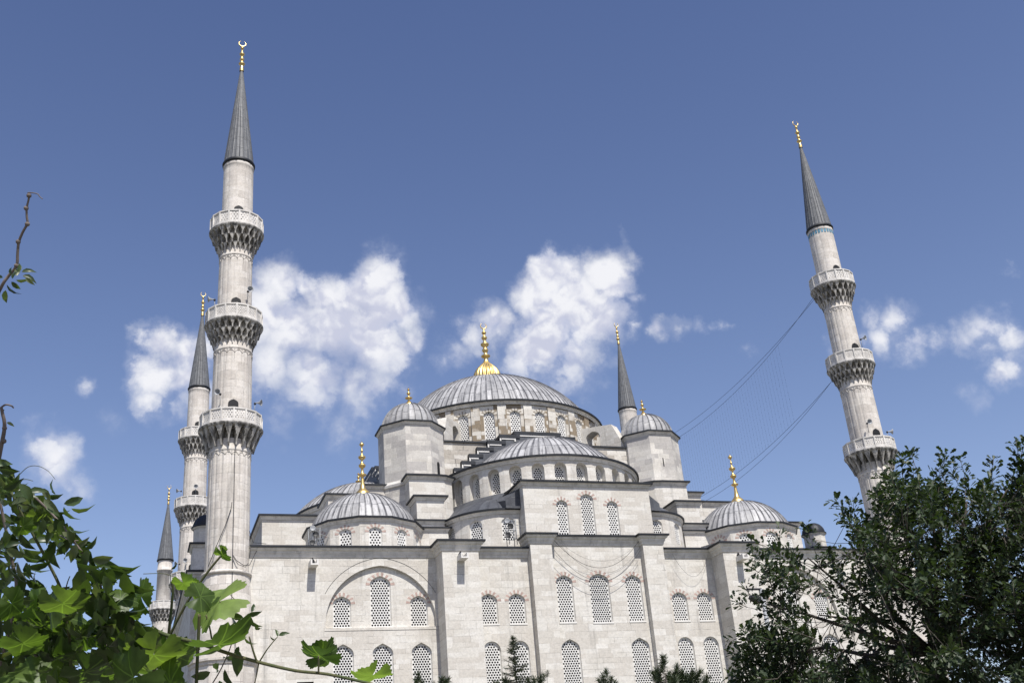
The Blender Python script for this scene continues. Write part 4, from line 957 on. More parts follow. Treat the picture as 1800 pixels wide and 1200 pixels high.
# floodlight racks on the roofs
def floodlight_rack(label, loc, rz):
    t = thing('floodlight_rack', label, 'floodlight', loc, rz, 'floodlight racks on the roofs')
    mb = MB()
    for x in (-0.3, 0.3):
        for y in (-0.3, 0.3): mb.tube([(x, y, 0), (x, y, 1.9)], 0.03, 5)
    for z in (0.5, 1.1, 1.85):
        for s_ in (-0.3, 0.3): mb.tube([(-0.3, s_, z), (0.3, s_, z)], 0.022, 5); mb.tube([(s_, -0.3, z), (s_, 0.3, z)], 0.022, 5)
    mb.tube([(0.3, 0, 1.6), (1.15, -0.1, 1.4), (0.85, 0, 0.7)], 0.022, 5)
    mb.build('rack_frame', M_GREY, t)
    for (x, y, z, rx) in ((-0.35, -0.35, 1.75, 0.5), (-0.1, -0.35, 1.35, 0.7), (-0.35, -0.3, 0.7, 0.4)):
        mb = MB(); mb.lathe([(0.06, -0.2), (0.16, -0.1), (0.20, 0.12), (0.21, 0.14), (0.18, 0.13), (0.0, 0.05)], 14); l = link('lamp_head', mb.mesh('lamp_head', [M_GREY if z > 1.5 else M_IRON]), t); l.location = (x, y, z); l.rotation_euler = (R(75)+rx*0.2, 0, -0.5)
    return t
floodlight_rack('floodlight rack on the roof against the left edge of the three-window centre block', (-6.55, -0.1, 22.75), 0.0)
floodlight_rack('floodlight rack on the roof left of the left corner dome', (-20.9, 2.2, 22.65), 0.4)
# lamp post among the oak leaves
LP = P(1343, 1062, 30.0)
lp = thing('lamp_post', 'thin grey lamp post with a tilted floodlight in front of the oak leaves', 'lamp post', (LP[0], LP[1], 0))
mb = MB(); mb.tube([(0, 0, 0), (0, 0, LP[2]+0.42)], [0.075, 0.055], 10); mb.build('pole', M_GREY, lp)
mb = MB(); mb.tube([(0, 0, LP[2]+0.42), (-0.45, 0.0, LP[2]+0.42)], 0.03, 6); mb.build('bracket', M_IRON, lp)
mb = MB(); mb.obox((-0.24, 0, LP[2]+0.14), (0.80, 0, -0.60), (0, 1, 0), (0.60, 0, 0.80), 0.15, 0.12, 0.05, 0); mb.obox((-0.20, 0, LP[2]+0.20), (0.80, 0, -0.60), (0, 1, 0), (0.60, 0, 0.80), 0.09, 0.07, 0.05, 0)
for dx in (-0.42, -0.08): mb.tube([(dx, 0, LP[2]+0.42), (dx+0.02, 0, LP[2]+0.05)], 0.012, 5)
mb.build('lamp_head', M_IRON, lp)
# cables
def sag(a, b, s_, n=14):
    a, b = np.array(a, float), np.array(b, float); return [a+(b-a)*k/n-np.array((0, 0, 4*s_*(k/n)*(1-k/n))) for k in range(n+1)]
HC = 'slack cables looped under the centre cornice'
for i, (x0, x1, z, s_, r_, lab) in enumerate(((-3.5, 3.4, 22.9, 2.05, 0.015, 'thick upper cable looped under the centre cornice'), (-3.6, 3.45, 22.2, 2.35, 0.013, 'lowest dark cable looped between the centre buttresses'),
                               (-3.0, 3.5, 22.5, 2.05, 0.009, 'thin middle cable looped between the centre buttresses'), (-3.2, 3.45, 22.9, 1.55, 0.007, 'thinnest topmost cable looped under the centre cornice'))):
    mb = MB(); mb.tube(sag((x0, -0.98, z), (x1, -0.98, z), s_, 20), r_, 5); o = mb.build('hanging_cable', M_WIRE); tag(o, lab, 'cable', HC)
mb = MB(); mb.tube(sag((6.3, -0.65, 22.0), (9.4, -0.65, 22.0), 1.75, 14), 0.009, 5); o = mb.build('hanging_cable', M_WIRE); tag(o, 'single slack cable looped under the cornice right of centre', 'cable')
mb = MB(); mb.tube([(-26.6, -2.15, 14.9), (-26.95, -1.75, 18.5), (-26.95, -1.56, 21), (-27.0, -1.52, 29), ], 0.02, 5)
mb.tube([(-26.95, -1.56, 21.6), (-26.7, -1.62, 21.2), (-26.2, -1.5, 20.9), (-25.8, -1.2, 21.0), (-25.4, -0.6, 21.9), (-25.2, -0.3, 22.3)], 0.022, 5)
mb.tube([(-26.95, -1.58, 21.5), (-26.6, -1.60, 20.95), (-26.1, -1.45, 20.8), (-25.9, -1.3, 21.1)], 0.02, 5)
mb.tube([(-28.5, -1.0, 20.9), (-28.0, -1.5, 22.3), (-27.5, -1.6, 23.6), (-27.15, -1.58, 24.8), (-27.1, -1.55, 25.3)], 0.025, 5)
o = mb.build('minaret_cable', M_WIRE); tag(o, 'black cables clipped to the lower shaft of the nearest minaret', 'cable')
mb = MB(); mb.tube([(-26.05, -0.6, 26.6), (-25.9, -0.45, 23.9), (-25.5, -0.3, 22.8), (-24.6, -0.3, 22.72)], 0.02, 5); o = mb.build('roof_cable', M_WIRE); tag(o, 'slack cable dropping from the nearest minaret to the roof edge', 'cable')
# festoon of lights between the two right minarets
LS = thing('light_curtain', 'festival light curtain of thin cables strung between the two right minarets', 'light string', (27.2, 23, 44))
def rel(p): return np.array(p)-np.array((27.2, 23, 44))
lines = []
for (z0, z1, s_, dxy) in ((46.7, 46.7, 2.1, 0.0), (46.8, 46.4, 2.9, 0.14), (38.4, 38.4, 2.5, 0.0), (38.3, 38.3, 3.2, 0.12)):
    pts = sag((25.6-dxy, 0.8, z0), (25.6-dxy, 45.0, z1), s_, 30); mb = MB(); mb.tube([rel(p) for p in pts], 0.016, 5); mb.build('cable', M_WIRE, LS); lines.append(pts)
mb = MB()
for k in range(64):
    t = 0.16+0.80*k/63; i = t*30; j = int(i); f = i-j
    a = lines[1][j]*(1-f)+lines[1][min(j+1, 30)]*f; b = lines[2][j]*(1-f)+lines[2][min(j+1, 30)]*f
    mb.tube([rel(a), rel(b)], 0.004, 3)
    for m_ in range(12): c_ = a+(b-a)*(m_+0.5)/12; mb.obox(rel(c_), (1, 0, 0), (0, 1, 0), (0, 0, 1), 0.010, 0.010, 0.02)
mb.build('light_strings', M_WIRE, LS)

# ================================================================== plants
def unit(v): v = np.asarray(v, float); return v/(np.linalg.norm(v, axis=-1, keepdims=True)+1e-12)
def leaf_cloud(name, mats, tmpl, faces, P_, Y_, N_, size, parent, uvt=None, matidx=None):
    """one mesh of leaves: template x across, y along, z = normal"""
    P_ = np.asarray(P_, float); Y = unit(Y_); X = unit(np.cross(Y, N_)); Z = np.cross(X, Y); n = len(P_); k = len(tmpl); T = np.asarray(tmpl, float)
    size = np.asarray(size, float).reshape(n, 1, 1)
    V = P_[:, None, :]+size*(T[None, :, 0:1]*X[:, None, :]+T[None, :, 1:2]*Y[:, None, :]+T[None, :, 2:3]*Z[:, None, :])
    V = V.reshape(-1, 3); tot = sum(len(f) for f in faces)
    li = np.concatenate([np.array(f) for f in faces]); LI = (li[None, :]+(np.arange(n)*k)[:, None]).ravel()
    cnt = np.array([len(f) for f in faces]); starts = np.concatenate(([0], np.cumsum(cnt)[:-1])); ST = (starts[None, :]+(np.arange(n)*tot)[:, None]).ravel()
    me = bpy.data.meshes.new(name); me.vertices.add(len(V)); me.vertices.foreach_set('co', V.ravel().astype(np.float32))
    me.loops.add(len(LI)); me.loops.foreach_set('vertex_index', LI.astype(np.int32))
    me.polygons.add(len(ST)); me.polygons.foreach_set('loop_start', ST.astype(np.int32)); me.polygons.foreach_set('loop_total', np.tile(cnt, n).astype(np.int32))
    me.polygons.foreach_set('use_smooth', np.ones(len(ST), dtype=bool))
    uvl = me.uv_layers.new(name='UVMap'); uvs = np.tile(T[li, :2], (n, 1)); uvl.data.foreach_set('uv', uvs.astype(np.float32).ravel())
    for m in mats: me.materials.append(m)
    if matidx is not None: me.polygons.foreach_set('material_index', np.repeat(matidx, len(faces)).astype(np.int32))
    me.update(calc_edges=True); me.validate(); return link(name, me, parent)
OAKT = [(0, 0, 0), (0.13, 0.18, 0.05), (0.10, 0.30, 0.03), (0.27, 0.47, 0.09), (0.18, 0.58, 0.05), (0.29, 0.76, 0.08), (0.12, 0.93, 0.0), (0, 1, -0.05),
        (-0.13, 0.18, 0.05), (-0.10, 0.30, 0.03), (-0.27, 0.47, 0.09), (-0.18, 0.58, 0.05), (-0.29, 0.76, 0.08), (-0.12, 0.93, 0.0)]
OAKF = [(0, 1, 2, 3, 4, 5, 6, 7), (0, 7, 13, 12, 11, 10, 9, 8)]
OVT = [(0, 0, 0), (0, 0.35, 0.0), (0, 0.7, -0.08), (0, 1, -0.30), (0.12, 0.12, 0.06), (0.20, 0.35, 0.11), (0.15, 0.66, 0.02), (-0.12, 0.12, 0.06), (-0.20, 0.35, 0.11), (-0.15, 0.66, 0.02)]
OVF = [(0, 4, 5, 1), (1, 5, 6, 2), (2, 6, 3), (0, 1, 8, 7), (1, 2, 9, 8), (2, 3, 9)]
def grape_template(ph=0.0):
    pts = [(0, 0, 0)]; out = []
    for k in range(49):
        a = R(-168+7*k); lobe = 0.62+0.26*abs(math.cos(2.5*a*0.5*1.0+0))**0.6 if False else 0
        # five lobes at 0, +-50, +-105 degrees from the tip
        da = math.degrees(a)
        l = max(1.0*math.exp(-(da/22)**2), 0.85*math.exp(-((abs(da)-56)/22)**2), 0.70*math.exp(-((abs(da)-112)/26)**2), 0.62*math.exp(-((abs(da)-150)/18)**2))
        r = 0.49+0.10*l+0.13*max(0, 1-abs(da)/18)+0.04*max(0, 1-abs(abs(da)-56)/14); r *= 1+0.045*(1 if k % 2 else -1)
        x, y = r*math.sin(a), r*math.cos(a)
        out.append((x, y))
    for fr in (0.36, 0.70, 1.0):
        for x, y in out:
            rr = fr*math.hypot(x, y); z = 0.13*math.sin(3.0*math.atan2(x, y)+ph)*rr*fr + 0.05*math.sin(7.0*math.atan2(x, y)+2*ph)*rr*fr - 0.50*rr*rr + 0.16*abs(x)*fr
            pts.append((x*fr, y*fr, z))
    n = len(out); fs = []
    for k in range(n-1):
        fs.append((0, 1+k+1, 1+k)); fs.append((1+k, 1+k+1, 1+n+k+1, 1+n+k)); fs.append((1+n+k, 1+n+k+1, 1+2*n+k+1, 1+2*n+k))
    return pts, [f[::-1] for f in fs]

# ---- oak at the right
def build_oak():
    D0 = 20.0; base = P(1650, 1195, D0)
    t = thing('oak_tree', 'large dark green oak filling the lower right corner in front of the mosque', 'tree', (base[0], base[1], 0))
    o3 = np.array((base[0], base[1], 0.0))
    outline = [(1300,1210),(1302,1140),(1312,1095),(1342,1072),(1335,1040),(1350,1000),(1345,965),(1395,955),(1440,985),(1478,975),(1490,930),(1530,905),(1560,860),(1578,830),(1600,845),(1625,880),(1650,850),(1668,880),(1700,880),(1725,862),(1765,868),(1790,840),(1830,825),(1930,825),(1960,1260),(1300,1260)]
    def dens(x, y):
        d = 0.62+0.38*min(1, max(0, (x-1480)/110))
        if y > 1090: d = min(1, d+0.18)
        if x > 1560 and y > 930: d = 1
        return d
    holes = [(1330,1045,34),(1350,1085,18),(1480,1120,34),(1440,1150,22),(1500,1150,24),(1415,1045,26),(1440,1000,20),(1500,1010,22),(1390,1000,25),(1385,1120,20),(1620,1110,26),(1575,1120,20),(1520,1060,18),(1700,920,16),(1745,925,14),(1790,990,22),(1785,1010,16),(1640,940,12),(1620,1000,12),(1690,985,10),(1430,1095,22),(1350,1150,24),(1370,1080,15),(1700,1095,18),(1735,1090,12),(1460,1075,20),(1545,1150,15)]
    sprays = []   # (tip, direction, length)
    cen = P(1660, 1130, D0)
    tries = 0
    while len(sprays) < 930 and tries < 40000:
        tries += 1
        x, y = random.uniform(1295, 1960), random.uniform(790, 1260)
        if not inside(outline, x, y) or random.random() > dens(x, y): continue
        if any(math.hypot(x-a, y-b) < r_*0.80 for a, b, r_ in holes): continue
        dd = D0+random.gauss(0, 1.1)*(0.5+0.6*min(1, (x-1300)/300))
        p = P(x, y, dd); d = unit(unit(p-cen)+np.array((random.gauss(0, .35), random.gauss(0, .35), 0.45+random.gauss(0, .3))))
        sprays.append((p, d, random.uniform(0.35, 0.75)))
    for (ax, ay, bx, by, w) in ((1525,940,1476,888,1),(1520,930,1500,890,1),(1600,890,1585,815,1),(1610,870,1602,798,1),(1632,910,1659,808,1),(1645,870,1654,818,1),(1560,900,1545,870,.6),(1720,890,1676,835,.7),(1715,880,1690,815,.7),(1738,900,1745,820,.9),(1770,900,1790,790,1),(1785,850,1800,780,1),(1790,900,1830,850,1),
                              (1335,1110,1284,1126,.25),(1320,1130,1300,1145,.5),(1345,1080,1298,1060,.6),(1370,1010,1332,985,.7),(1400,990,1330,955,.7),(1360,1070,1310,1035,.6),(1440,990,1420,930,.6),(1390,975,1370,940,.6),(1350,1020,1325,1000,.5),(1345,1150,1310,1165,.5),(1330,1200,1300,1190,.5),(1560,890,1570,825,.7),(1780,960,1830,940,1),(1400,1180,1350,1175,.6)):
        dd = D0+random.uniform(-0.6, 0.6); a, b = P(ax, ay, dd), P(bx, by, dd+random.uniform(-.4, .4)); L = np.linalg.norm(b-a); k = max(1, int(L/0.32))
        for i in range(k+1): sprays.append((a+(b-a)*(i/k)*0.96, unit(b-a)+np.array((random.gauss(0, .25), random.gauss(0, .25), random.gauss(0, .25))), 0.30*w+0.12))
    # skeleton
    wood = MB()
    fork = base+np.array((0, 0, 0.5)); wood.tube([np.array((0, 0, 0)), np.array((0.08, 0.05, 1.6)), base-o3+np.array((0.0, 0, -0.6)), fork-o3], [0.24, 0.19, 0.15, 0.12], 10)
    limbs = []
    for (x, y) in ((1345,1060),(1370,1150),(1440,1080),(1420,980),(1500,930),(1590,860),(1640,860),(1700,880),(1770,860),(1850,850),(1860,960),(1800,1050),(1580,1000),(1680,1000),(1880,1100)):
        e = P(x, y, D0+random.uniform(-0.7, 0.7)); m1 = fork+(e-fork)*0.35+np.array((random.gauss(0, .12), random.gauss(0, .12), random.uniform(-.15, .1))); m2 = fork+(e-fork)*0.7+np.array((random.gauss(0, .12), random.gauss(0, .12), random.uniform(-.05, .15)))
        pts = [fork, m1, m2, e]; wood.tube([p-o3 for p in pts], [0.065, 0.045, 0.028, 0.012], 6)
        for i in range(3):
            for f in (0, 0.33, 0.66): limbs.append(pts[i]+(pts[i+1]-pts[i])*f)
    limbs = np.array(limbs)
    LP_, LY, LN, LS_ = [], [], [], []
    for (p, d, L) in sprays:
        d = unit(d); b0 = p-d*L*0.5; near_ = limbs[np.argsort(np.linalg.norm(limbs-b0, axis=1))[random.choice((0, 0, 1, 2, 3, 5))]]
        if np.linalg.norm(near_-b0) > 0.05: wood.tube([near_-o3, (near_+b0)/2-o3+np.array((0, 0, -0.05)), b0-o3], [0.007, 0.006, 0.005], 4)
        e = b0+d*L; wood.tube([b0-o3, e-o3], [0.008, 0.003], 3)
        for k in range(int(L*82)):
            f = random.random()**0.8; side = unit(np.cross(d, np.random.default_rng(random.randrange(1 << 30)).normal(size=3)))
            pos = b0+d*L*f+side*random.uniform(0.0, 0.11); ydir = unit(side*0.9+d*0.6+np.array((0, 0, random.gauss(-0.05, .3)))); nn = unit(np.array((random.gauss(0, .5), random.gauss(-.1, .5), 0.9)))
            LP_.append(pos-o3); LY.append(ydir); LN.append(nn); LS_.append(random.uniform(0.065, 0.15))
    wood.build('trunk', M_BARK, t)
    leaf_cloud('crown', [M_OAK], OAKT, OAKF, LP_, LY, LN, LS_, t)
build_oak()

# ---- conifers along the foot of the wall
NDT = [(-0.05, 0, 0), (0.05, 0, 0), (0.035, 0.75, 0.02), (0, 1, 0), (-0.035, 0.75, 0.02)]; NDF = [(0, 1, 2, 3, 4)]
def spruce(label, px, py, depth, spread, top_len, seed):
    rd = random.Random(seed); tip = P(px, py, depth); t = thing('spruce_tree', label, 'tree', (tip[0], tip[1], 0)); H = tip[2]
    wood = MB(); wood.tube([(0, 0, 0), (0, 0, H*0.5), (0.02, 0, H)], [0.14, 0.08, 0.008], 6); A, B, N_, S_ = [], [], [], []
    z = H-0.08
    while z > max(0.8, H-top_len):
        dz = H-z; r = min(spread, 0.10+dz*0.30)
        for k in range(5):
            a = rd.uniform(0, 2*math.pi); L = r*rd.uniform(0.55, 1.15); d = np.array((math.cos(a), math.sin(a), rd.uniform(-0.05, 0.45))); d = unit(d)
            p0 = np.array((0, 0, z)); wood.tube([p0, p0+d*L*0.6+np.array((0, 0, -0.03)), p0+d*L], [0.012, 0.008, 0.003], 3)
            for m in range(int(16+L*70)):
                f = rd.random(); q = p0+d*L*f; s_ = unit(np.array((rd.gauss(0, 1), rd.gauss(0, 1), rd.gauss(0, .6)))); A.append(q); B.append(unit(d*0.8+s_*0.8)); N_.append(s_+np.array((0.1, 0, 0.5))); S_.append(rd.uniform(0.07, 0.14))
        z -= rd.uniform(0.07, 0.13)
    for m in range(60): A.append(np.array((0.0, 0, H-0.25*rd.random()))); B.append(unit(np.array((rd.gauss(0, .5), rd.gauss(0, .5), 1)))); N_.append(np.array((rd.gauss(0, 1), rd.gauss(0, 1), .3))); S_.append(0.10)
    wood.build('trunk', M_BARK, t); leaf_cloud('crown', [M_NEEDLE], NDT, NDF, A, B, N_, S_, t)
spruce('slim pointed spruce standing in front of the lower windows left of centre', 901, 1118, 42, 1.6, 5.0, 3)
def pine(label, px, py, depth, tufts, seed, name='pine_tree'):
    """tufts: list of (px, py, size) seen in the photograph, each a bottle-brush of needles on its own shoot"""
    rd = random.Random(seed); tip = P(px, py, depth); t = thing(name, label, 'tree', (tip[0], tip[1], 0)); o3 = np.array((tip[0], tip[1], 0))
    wood = MB(); foot = np.array((tip[0], tip[1], tip[2]-2.2)); wood.tube([(0, 0, 0), foot-o3, tip-o3+np.array((0, 0, -0.4))], [0.10, 0.06, 0.02], 6); A, B, N_, S_ = [], [], [], []
    for (x, y, s_) in tufts:
        c = P(x, y, depth+rd.uniform(-.5, .5)); b = foot+(c-foot)*0.2; wood.tube([foot-o3, (b+c)/2-o3+np.array((0, 0, -.12)), c-o3], [0.022, 0.014, 0.006], 4); ax = unit(c-foot)
        for m in range(int(150*s_/10)):
            dv = unit(np.array((rd.gauss(0, 1), rd.gauss(0, 1), rd.gauss(0, 1)))+ax*0.9); off = ax*rd.uniform(-1.0, 0.7)*s_/FPX*depth
            A.append(c+off+dv*0.02-o3); B.append(dv); N_.append(np.array((rd.gauss(0, 1), rd.gauss(0, 1), rd.gauss(0, 1)))); S_.append(rd.uniform(0.7, 1.2)*s_/FPX*depth)
    wood.build('trunk', M_BARK, t); leaf_cloud('crown', [M_NEEDLE], NDT, NDF, A, B, N_, S_, t)
rd = random.Random(5)
pine('bushy pine with tufted shoots below the windows right of centre', 1166, 1162, 40, [(1166,1161,10),(1164,1174,9),(1157,1186,12),(1190,1178,10),(1176,1192,12),(1198,1190,13),(1215,1190,12),(1228,1186,10),(1240,1196,10),(1160,1200,12),(1185,1205,14),(1210,1208,14),(1235,1210,14),(1150,1190,9),(1185,1190,10),(1205,1198,12),(1222,1200,12)], 1)
pine('small pine shoot poking up below the blank centre of the wall', 1066, 1184, 40, [(1066,1183,8),(1060,1193,8),(1074,1196,8),(1055,1200,9),(1066,1202,9),(1081,1202,7)], 2)
pine('low dark conifer tip at the bottom below the left buttress', 737, 1190, 40, [(735,1189,8),(733,1199,9),(742,1204,9),(776,1196,8),(786,1197,8),(781,1205,10),(760,1212,12)], 4)
pine('conifer branch with tufted tips leaning right beside the slim spruce', 950, 1196, 42, [(956,1190,7),(950,1196,9),(940,1200,9),(962,1184,5),(930,1203,10),(893,1203,12),(875,1205,10)], 6)
bt = [(rd.uniform(1375, 1540), rd.uniform(1187, 1215), rd.uniform(8, 12)) for k in range(46)]
pine('feathery green shrub at the bottom behind the lamp post', 1450, 1192, 34, bt, 8, 'garden_shrub')

# ---- grape vine and creeper close to the camera at the left
GT1, GF = grape_template(0.0); GT2, _ = grape_template(1.7)
def vine_axes(ang, tilt, roll_):
    """leaf tip direction as an angle in the picture (0 = right, 90 = up) and how far the blade is turned away"""
    y = math.cos(R(ang))*RT+math.sin(R(ang))*UP; n = -FW
    x = np.cross(y, n); n2 = math.cos(R(roll_))*n+math.sin(R(roll_))*x
    y2 = math.cos(R(tilt))*y-math.sin(R(tilt))*n2*-1*-1; n3 = math.cos(R(tilt))*n2+math.sin(R(tilt))*y
    return y2, n3
def build_vines():
    rd = random.Random(12); b0 = P(150, 1300, 3.1)
    t = thing('grape_vine', 'grape vine with big bright toothed leaves in the lower left foreground', 'vine', (b0[0], b0[1], 0)); o3 = np.array((b0[0], b0[1], 0))
    canes = MB()
    def cane(pts, r0, r1, mb=canes, o=o3, n=7):
        q = [P(*p)-o for p in pts]; out = []      # smooth
        for i in range(len(q)-1):
            p0, p1, p2, p3 = q[max(i-1, 0)], q[i], q[i+1], q[min(i+2, len(q)-1)]
            for s_ in range(5):
                u = s_/5; out.append(0.5*((2*p1)+(-p0+p2)*u+(2*p0-5*p1+4*p2-p3)*u*u+(-p0+3*p1-3*p2+p3)*u**3))
        out.append(q[-1]); m = len(out); mb.tube(out, [r0+(r1-r0)*i/(m-1) for i in range(m)], n)
    def root(x, y, d): return [(x-10, y+260, d+0.05), (x, y+120, d)]
    cane([(190,1700,3.2),(215,1300,3.1),(225,1180,3.0),(252,1108,2.95),(300,1118,2.9),(350,1130,2.88),(400,1147,2.86),(455,1163,2.84),(520,1178,2.82),(575,1184,2.8),(640,1198,2.8),(700,1212,2.8)], 0.0062, 0.0034)
    cane([(275,1700,3.1),(285,1300,3.0),(291,1200,2.98),(296,1120,2.96),(302,1060,2.95),(304,1028,2.95),(300,1022,2.95)], 0.0050, 0.003)
    cane([(330,1600,3.0),(342,1290,2.95),(346,1180,2.9),(350,1090,2.9),(350,1080,2.9)], 0.0050, 0.004)
    cane([(270,1180,3.0),(292,1130,3.0),(325,1065,3.0),(365,1005,3.0),(396,968,3.0),(398,965,3.0)], 0.0045, 0.0025)
    cane([(130,1700,3.2),(128,1300,3.1),(122,1130,3.0),(110,1045,3.0),(80,980,3.0),(45,915,3.0),(20,865,3.0)], 0.0052, 0.0035)
    cane([(118,1045,3.0),(130,1030,2.99),(152,1020,2.98)], 0.0025, 0.0015); cane([(112,1050,3.0),(118,1025,3.0),(123,1012,3.0)], 0.002, 0.0012)
    cane([(452,1164,2.84),(444,1140,2.84),(438,1118,2.84)], 0.003, 0.002); cane([(455,1164,2.84),(470,1140,2.84),(488,1118,2.84)], 0.0022, 0.001); cane([(455,1164,2.84),(450,1190,2.84),(440,1230,2.84)], 0.0018, 0.0012)
    cane([(560,1182,2.8),(560,1165,2.8),(560,1152,2.8)], 0.0025, 0.002); cane([(372,1122,2.88),(368,1100,2.88),(362,1080,2.88)], 0.0025, 0.002)
    # tendrils
    cane([(385,1055,2.9),(400,1072,2.9),(420,1090,2.9)], 0.0011, 0.0007); cane([(405,1045,2.9),(415,1055,2.9),(425,1062,2.9)], 0.001, 0.0006); cane([(252,1008,2.95),(290,1008,2.95),(320,1020,2.95)], 0.001, 0.0008)
    cane([(35,833,3.0),(50,820,3.0),(68,819,3.0),(85,828,3.0),(97,842,3.0)], 0.0011, 0.0006); cane([(30,845,3.0),(45,842,3.0),(58,845,3.0)], 0.0012, 0.0008)
    big = [ # x, y of leaf base, size in photo px, tip angle, tilt, roll, kind
     (386,1056,104,196,12,62,1),(352,1048,60,20,40,-30,0),(384,1132,104,16,8,62,0),(343,1040,62,185,30,0,1),(322,1024,44,-70,20,0,1),(388,968,26,-60,30,10,1),(392,975,30,-75,20,10,0),
     (563,1152,78,215,20,-10,0),(566,1150,66,-15,35,20,0),(655,1186,74,250,40,0,1),(248,1048,66,140,25,5,0),(212,1052,60,60,35,10,0),(225,1075,50,230,30,0,0),
     (110,1060,88,-60,35,0,0),(90,1070,84,200,40,10,0),(40,925,40,-20,20,0,0),(65,905,36,-70,30,0,0),(150,1115,80,-90,40,0,0),(215,1120,85,-120,25,0,0),(270,1150,105,-110,20,0,0),(310,1150,80,-60,30,0,0),
     (200,1170,110,-130,22,0,0),(150,1180,90,-60,40,0,0),(90,1150,100,-100,30,0,0),(40,1130,82,-60,40,0,0),(20,1060,66,-30,40,0,0),(235,1190,110,-150,20,0,0),(300,1200,95,160,25,0,0),(60,1200,110,100,35,0,0),(10,850,34,20,30,0,0)]
    A, B, N_, S_, MI = [], [], [], [], []
    def put(x, y, s_, ang, tilt, rol, kind, d):
        yv, nv = vine_axes(ang, tilt, rol); A.append(P(x, y, d)-o3); B.append(yv); N_.append(nv); S_.append(s_/FPX*d*(0.95 if s_ > 100 else 0.86)); MI.append(kind)
    for (x, y, s_, ang, tilt, rol, kind) in big: put(x, y, s_, ang, tilt+(rd.uniform(0, 22) if abs(rol) < 50 else 0), rol+(rd.uniform(-35, 35) if abs(rol) < 50 else 0), kind, 2.9+rd.uniform(-.12, .15))
    region = [(0,1030),(55,1040),(80,1050),(110,1075),(160,1095),(230,1110),(280,1135),(310,1160),(310,1230),(0,1230)]
    k = 0
    while k < 44:
        x, y = rd.uniform(-30, 350), rd.uniform(1040, 1260)
        if not inside([(-40, 1030)]+region[1:]+[(-40, 1260)] if y < 1225 else [(-40, 1220), (340, 1220), (340, 1270), (-40, 1270)], x, y): continue
        put(x, y, rd.uniform(42, 84), rd.uniform(-150, 0), rd.uniform(15, 75), rd.uniform(-55, 55), 0 if rd.random() < 0.90 else 1, rd.uniform(3.0, 3.5)); k += 1
    A1 = [i for i in range(len(A)) if i % 2 == 0]; A2 = [i for i in range(len(A)) if i % 2]
    pick = lambda L, idx: [L[i] for i in idx]
    canes.build('stems', M_CANE, t)
    leaf_cloud('foliage', [M_GRAPE, M_YOUNG], GT1, GF, pick(A, A1), pick(B, A1), pick(N_, A1), pick(S_, A1), t, matidx=np.array(pick(MI, A1)))
    leaf_cloud('foliage', [M_GRAPE, M_YOUNG], GT2, GF, pick(A, A2), pick(B, A2), pick(N_, A2), pick(S_, A2), t, matidx=np.array(pick(MI, A2)))
    # ---- creeper with small drooping leaves and a bare shoot against the sky
    c0 = P(-40, 1300, 3.2); t2 = thing('creeper', 'woody creeper with small drooping leaves and a bare shoot at the left edge', 'vine', (c0[0], c0[1], 0)); o4 = np.array((c0[0], c0[1], 0))
    st = MB()
    cane([(-40,1700,3.25),(-60,1200,3.2),(-50,900,3.15),(-20,815,3.1),(15,838,3.05),(60,872,3.0),(105,918,2.98),(135,958,2.96),(160,990,2.95),(175,1020,2.95),(182,1060,2.95),(180,1100,2.95)], 0.0045, 0.0022, st, o4)
    cane([(-30,1250,3.1),(5,1150,3.1),(28,1040,3.1),(20,980,3.1),(8,920,3.1),(-5,860,3.1)], 0.005, 0.004, st, o4); cane([(10,1300,3.1),(0,1180,3.1),(-2,1120,3.1),(5,1080,3.1)], 0.004, 0.003, st, o4)
    cane([(150,1115,3.1),(190,1135,3.1),(205,1150,3.1)], 0.004, 0.003, st, o4); cane([(60,1150,3.0),(100,1172,3.0),(135,1178,3.0),(165,1195,3.0)], 0.003, 0.002, st, o4)
    cane([(105,940,2.98),(120,948,2.96),(138,950,2.96)], 0.0022, 0.0015, st, o4)
    cane([(340,1250,2.95),(380,1190,2.95),(400,1150,2.95),(415,1110,2.95),(432,1085,2.95)], 0.002, 0.001, st, o4)
    tw = MB()
    cane([(-60,900,3.1),(-50,700,3.1),(-20,560,3.05),(2,505,3.0),(15,485,3.0),(29,467,3.0),(31,445,3.0),(33,426,3.0),(40,408,3.0),(48,393,3.0),(47,380,3.0),(47,366,3.0),(50,352,3.0),(52,342,3.0)], 0.0052, 0.0026, tw, o4, 8)
    cane([(52,342,3.0),(49,339,3.0),(56,339,3.0),(66,341,3.0),(70,346,3.0),(75,350,3.0)], 0.0018, 0.0012, tw, o4)
    cane([(-20,900,3.0),(0,795,3.0),(8,750,3.0),(4,725,3.0),(2,715,3.0)], 0.0068, 0.004, tw, o4, 8); cane([(2,716,3.0),(10,711,3.0),(20,713,3.0),(24,717,3.0)], 0.0028, 0.002, tw, o4)
    for (x, y) in ((29,467),(32,425),(48,394),(46,366),(51,344),(8,752),(7,775)): p = P(x, y, 3.0)-o4; tw.sphere(p, 0.0068, 6)
    st.build('stems', M_TWIG, t2); tw.build('bare_shoot', M_TWIG, t2)
    A, B, N_, S_ = [], [], [], []
    def lf(x, y, s_, ang, d=3.0, tilt=None, rol=None):
        yv, nv = vine_axes(ang, rd.uniform(-10, 50) if tilt is None else tilt, rd.uniform(-55, 55) if rol is None else rol); A.append(P(x, y, d)-o4); B.append(yv); N_.append(nv); S_.append(s_/FPX*d*1.1)
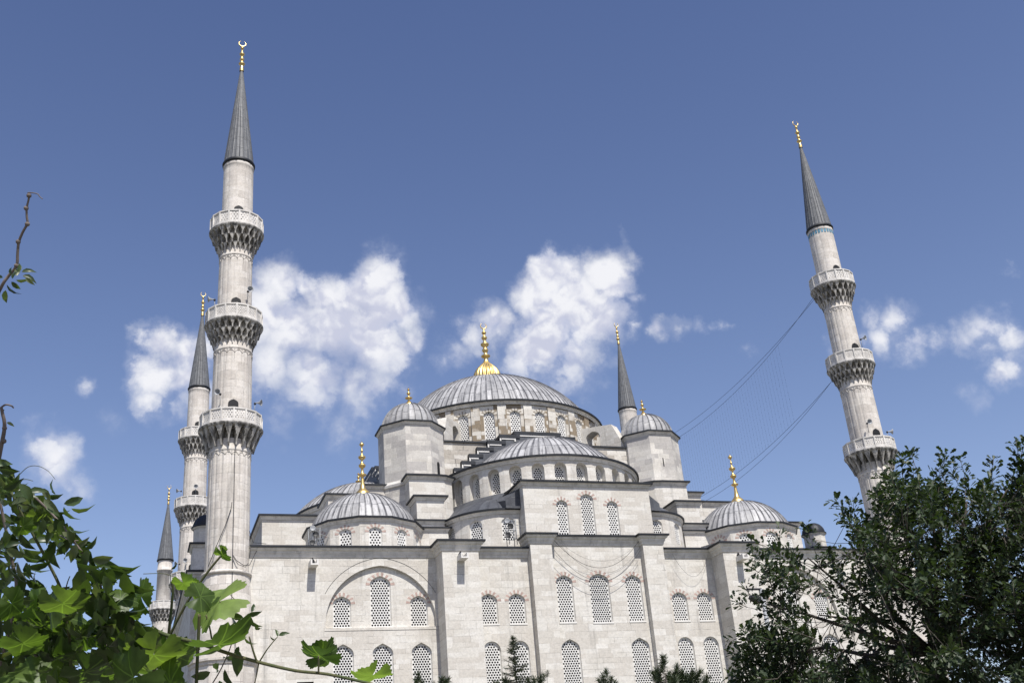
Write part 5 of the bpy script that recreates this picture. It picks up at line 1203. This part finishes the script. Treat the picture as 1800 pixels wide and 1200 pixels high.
    for (x, y, s_, ang) in ((112,885,34,10),(125,893,34,-40),(112,890,32,-75),(98,868,26,170),(75,870,30,-80),(62,878,34,-100),(70,900,36,-60),(100,930,38,-80),(120,945,34,-110),(95,950,44,-120),(88,960,36,-75),(150,975,34,-150),(148,965,26,10),(165,985,36,-15),(185,1000,38,-25),(160,1000,42,-100),(170,1010,46,-80),(178,1040,50,-75),(195,1050,56,-70),(210,1070,54,-60),(180,1060,50,-120),(165,1055,44,-130),(190,1080,60,-85),(175,1095,44,-140),(205,1100,52,-95),(228,1085,40,-60),(240,1095,46,-80),
                           (28,485,20,70),(22,490,22,100),(30,478,18,45),(38,478,20,20),(40,484,22,-25),(28,492,20,-35),(20,495,18,-50),(12,500,24,-80),(5,488,14,160),(10,510,22,-100),(45,488,16,-40),(20,482,16,120),(8,720,14,200),(12,742,12,-20),
                           (442,1075,16,60),(436,1080,20,10),(428,1085,26,170),(440,1090,20,-40),(425,1100,30,190),(448,1100,18,-60),(412,1110,24,-100),(430,1120,22,-60),(420,1135,20,-110),(408,1150,30,-120),(415,1140,44,-85),(385,1165,34,-140),(395,1175,38,-60),(370,1180,34,200),(385,1195,30,-80),(395,1130,26,60),(490,1116,16,20),(488,1118,14,80),(484,1124,10,150),(300,1000,14,10)):
        lf(x, y, s_*1.1, ang, 2.93+rd.uniform(-.05, .1))
    path = [(-20,815),(15,838),(60,872),(105,918),(135,958),(160,990),(178,1040),(182,1100)]
    for k in range(46):      # heavy drooping bunch at the end of the hanging stem
        y = rd.uniform(985, 1125); lf(150+0.42*(y-985)+rd.gauss(8, 20), y, rd.uniform(40, 60), rd.gauss(-88, 28), 2.86+rd.uniform(-.08, .12), rd.uniform(0, 45), rd.uniform(-50, 50))
    for k in range(150):
        f = rd.random()*(len(path)-1); i = int(f); f -= i; x = path[i][0]*(1-f)+path[i+1][0]*f; y = path[i][1]*(1-f)+path[i+1][1]*f
        lf(x+rd.gauss(-4, 13), y+rd.gauss(4, 9), rd.uniform(20, 44), rd.gauss(-80, 50), 2.97+rd.uniform(-.12, .2))
    for k in range(300):        y = 850+390*rd.random()**0.8; x = rd.uniform(-35, 55 if y < 1030 else 120); lf(x, y, rd.uniform(26, 46), rd.gauss(-85, 45), 2.98+rd.uniform(-.15, .5))
    for k in range(170): lf(rd.uniform(-30, 300), rd.uniform(1085, 1240), rd.uniform(26, 50), rd.gauss(-85, 50), rd.uniform(3.0, 3.7))
    leaf_cloud('foliage', [M_CREEP], OVT, OVF, A, B, N_, S_, t2)
build_vines()
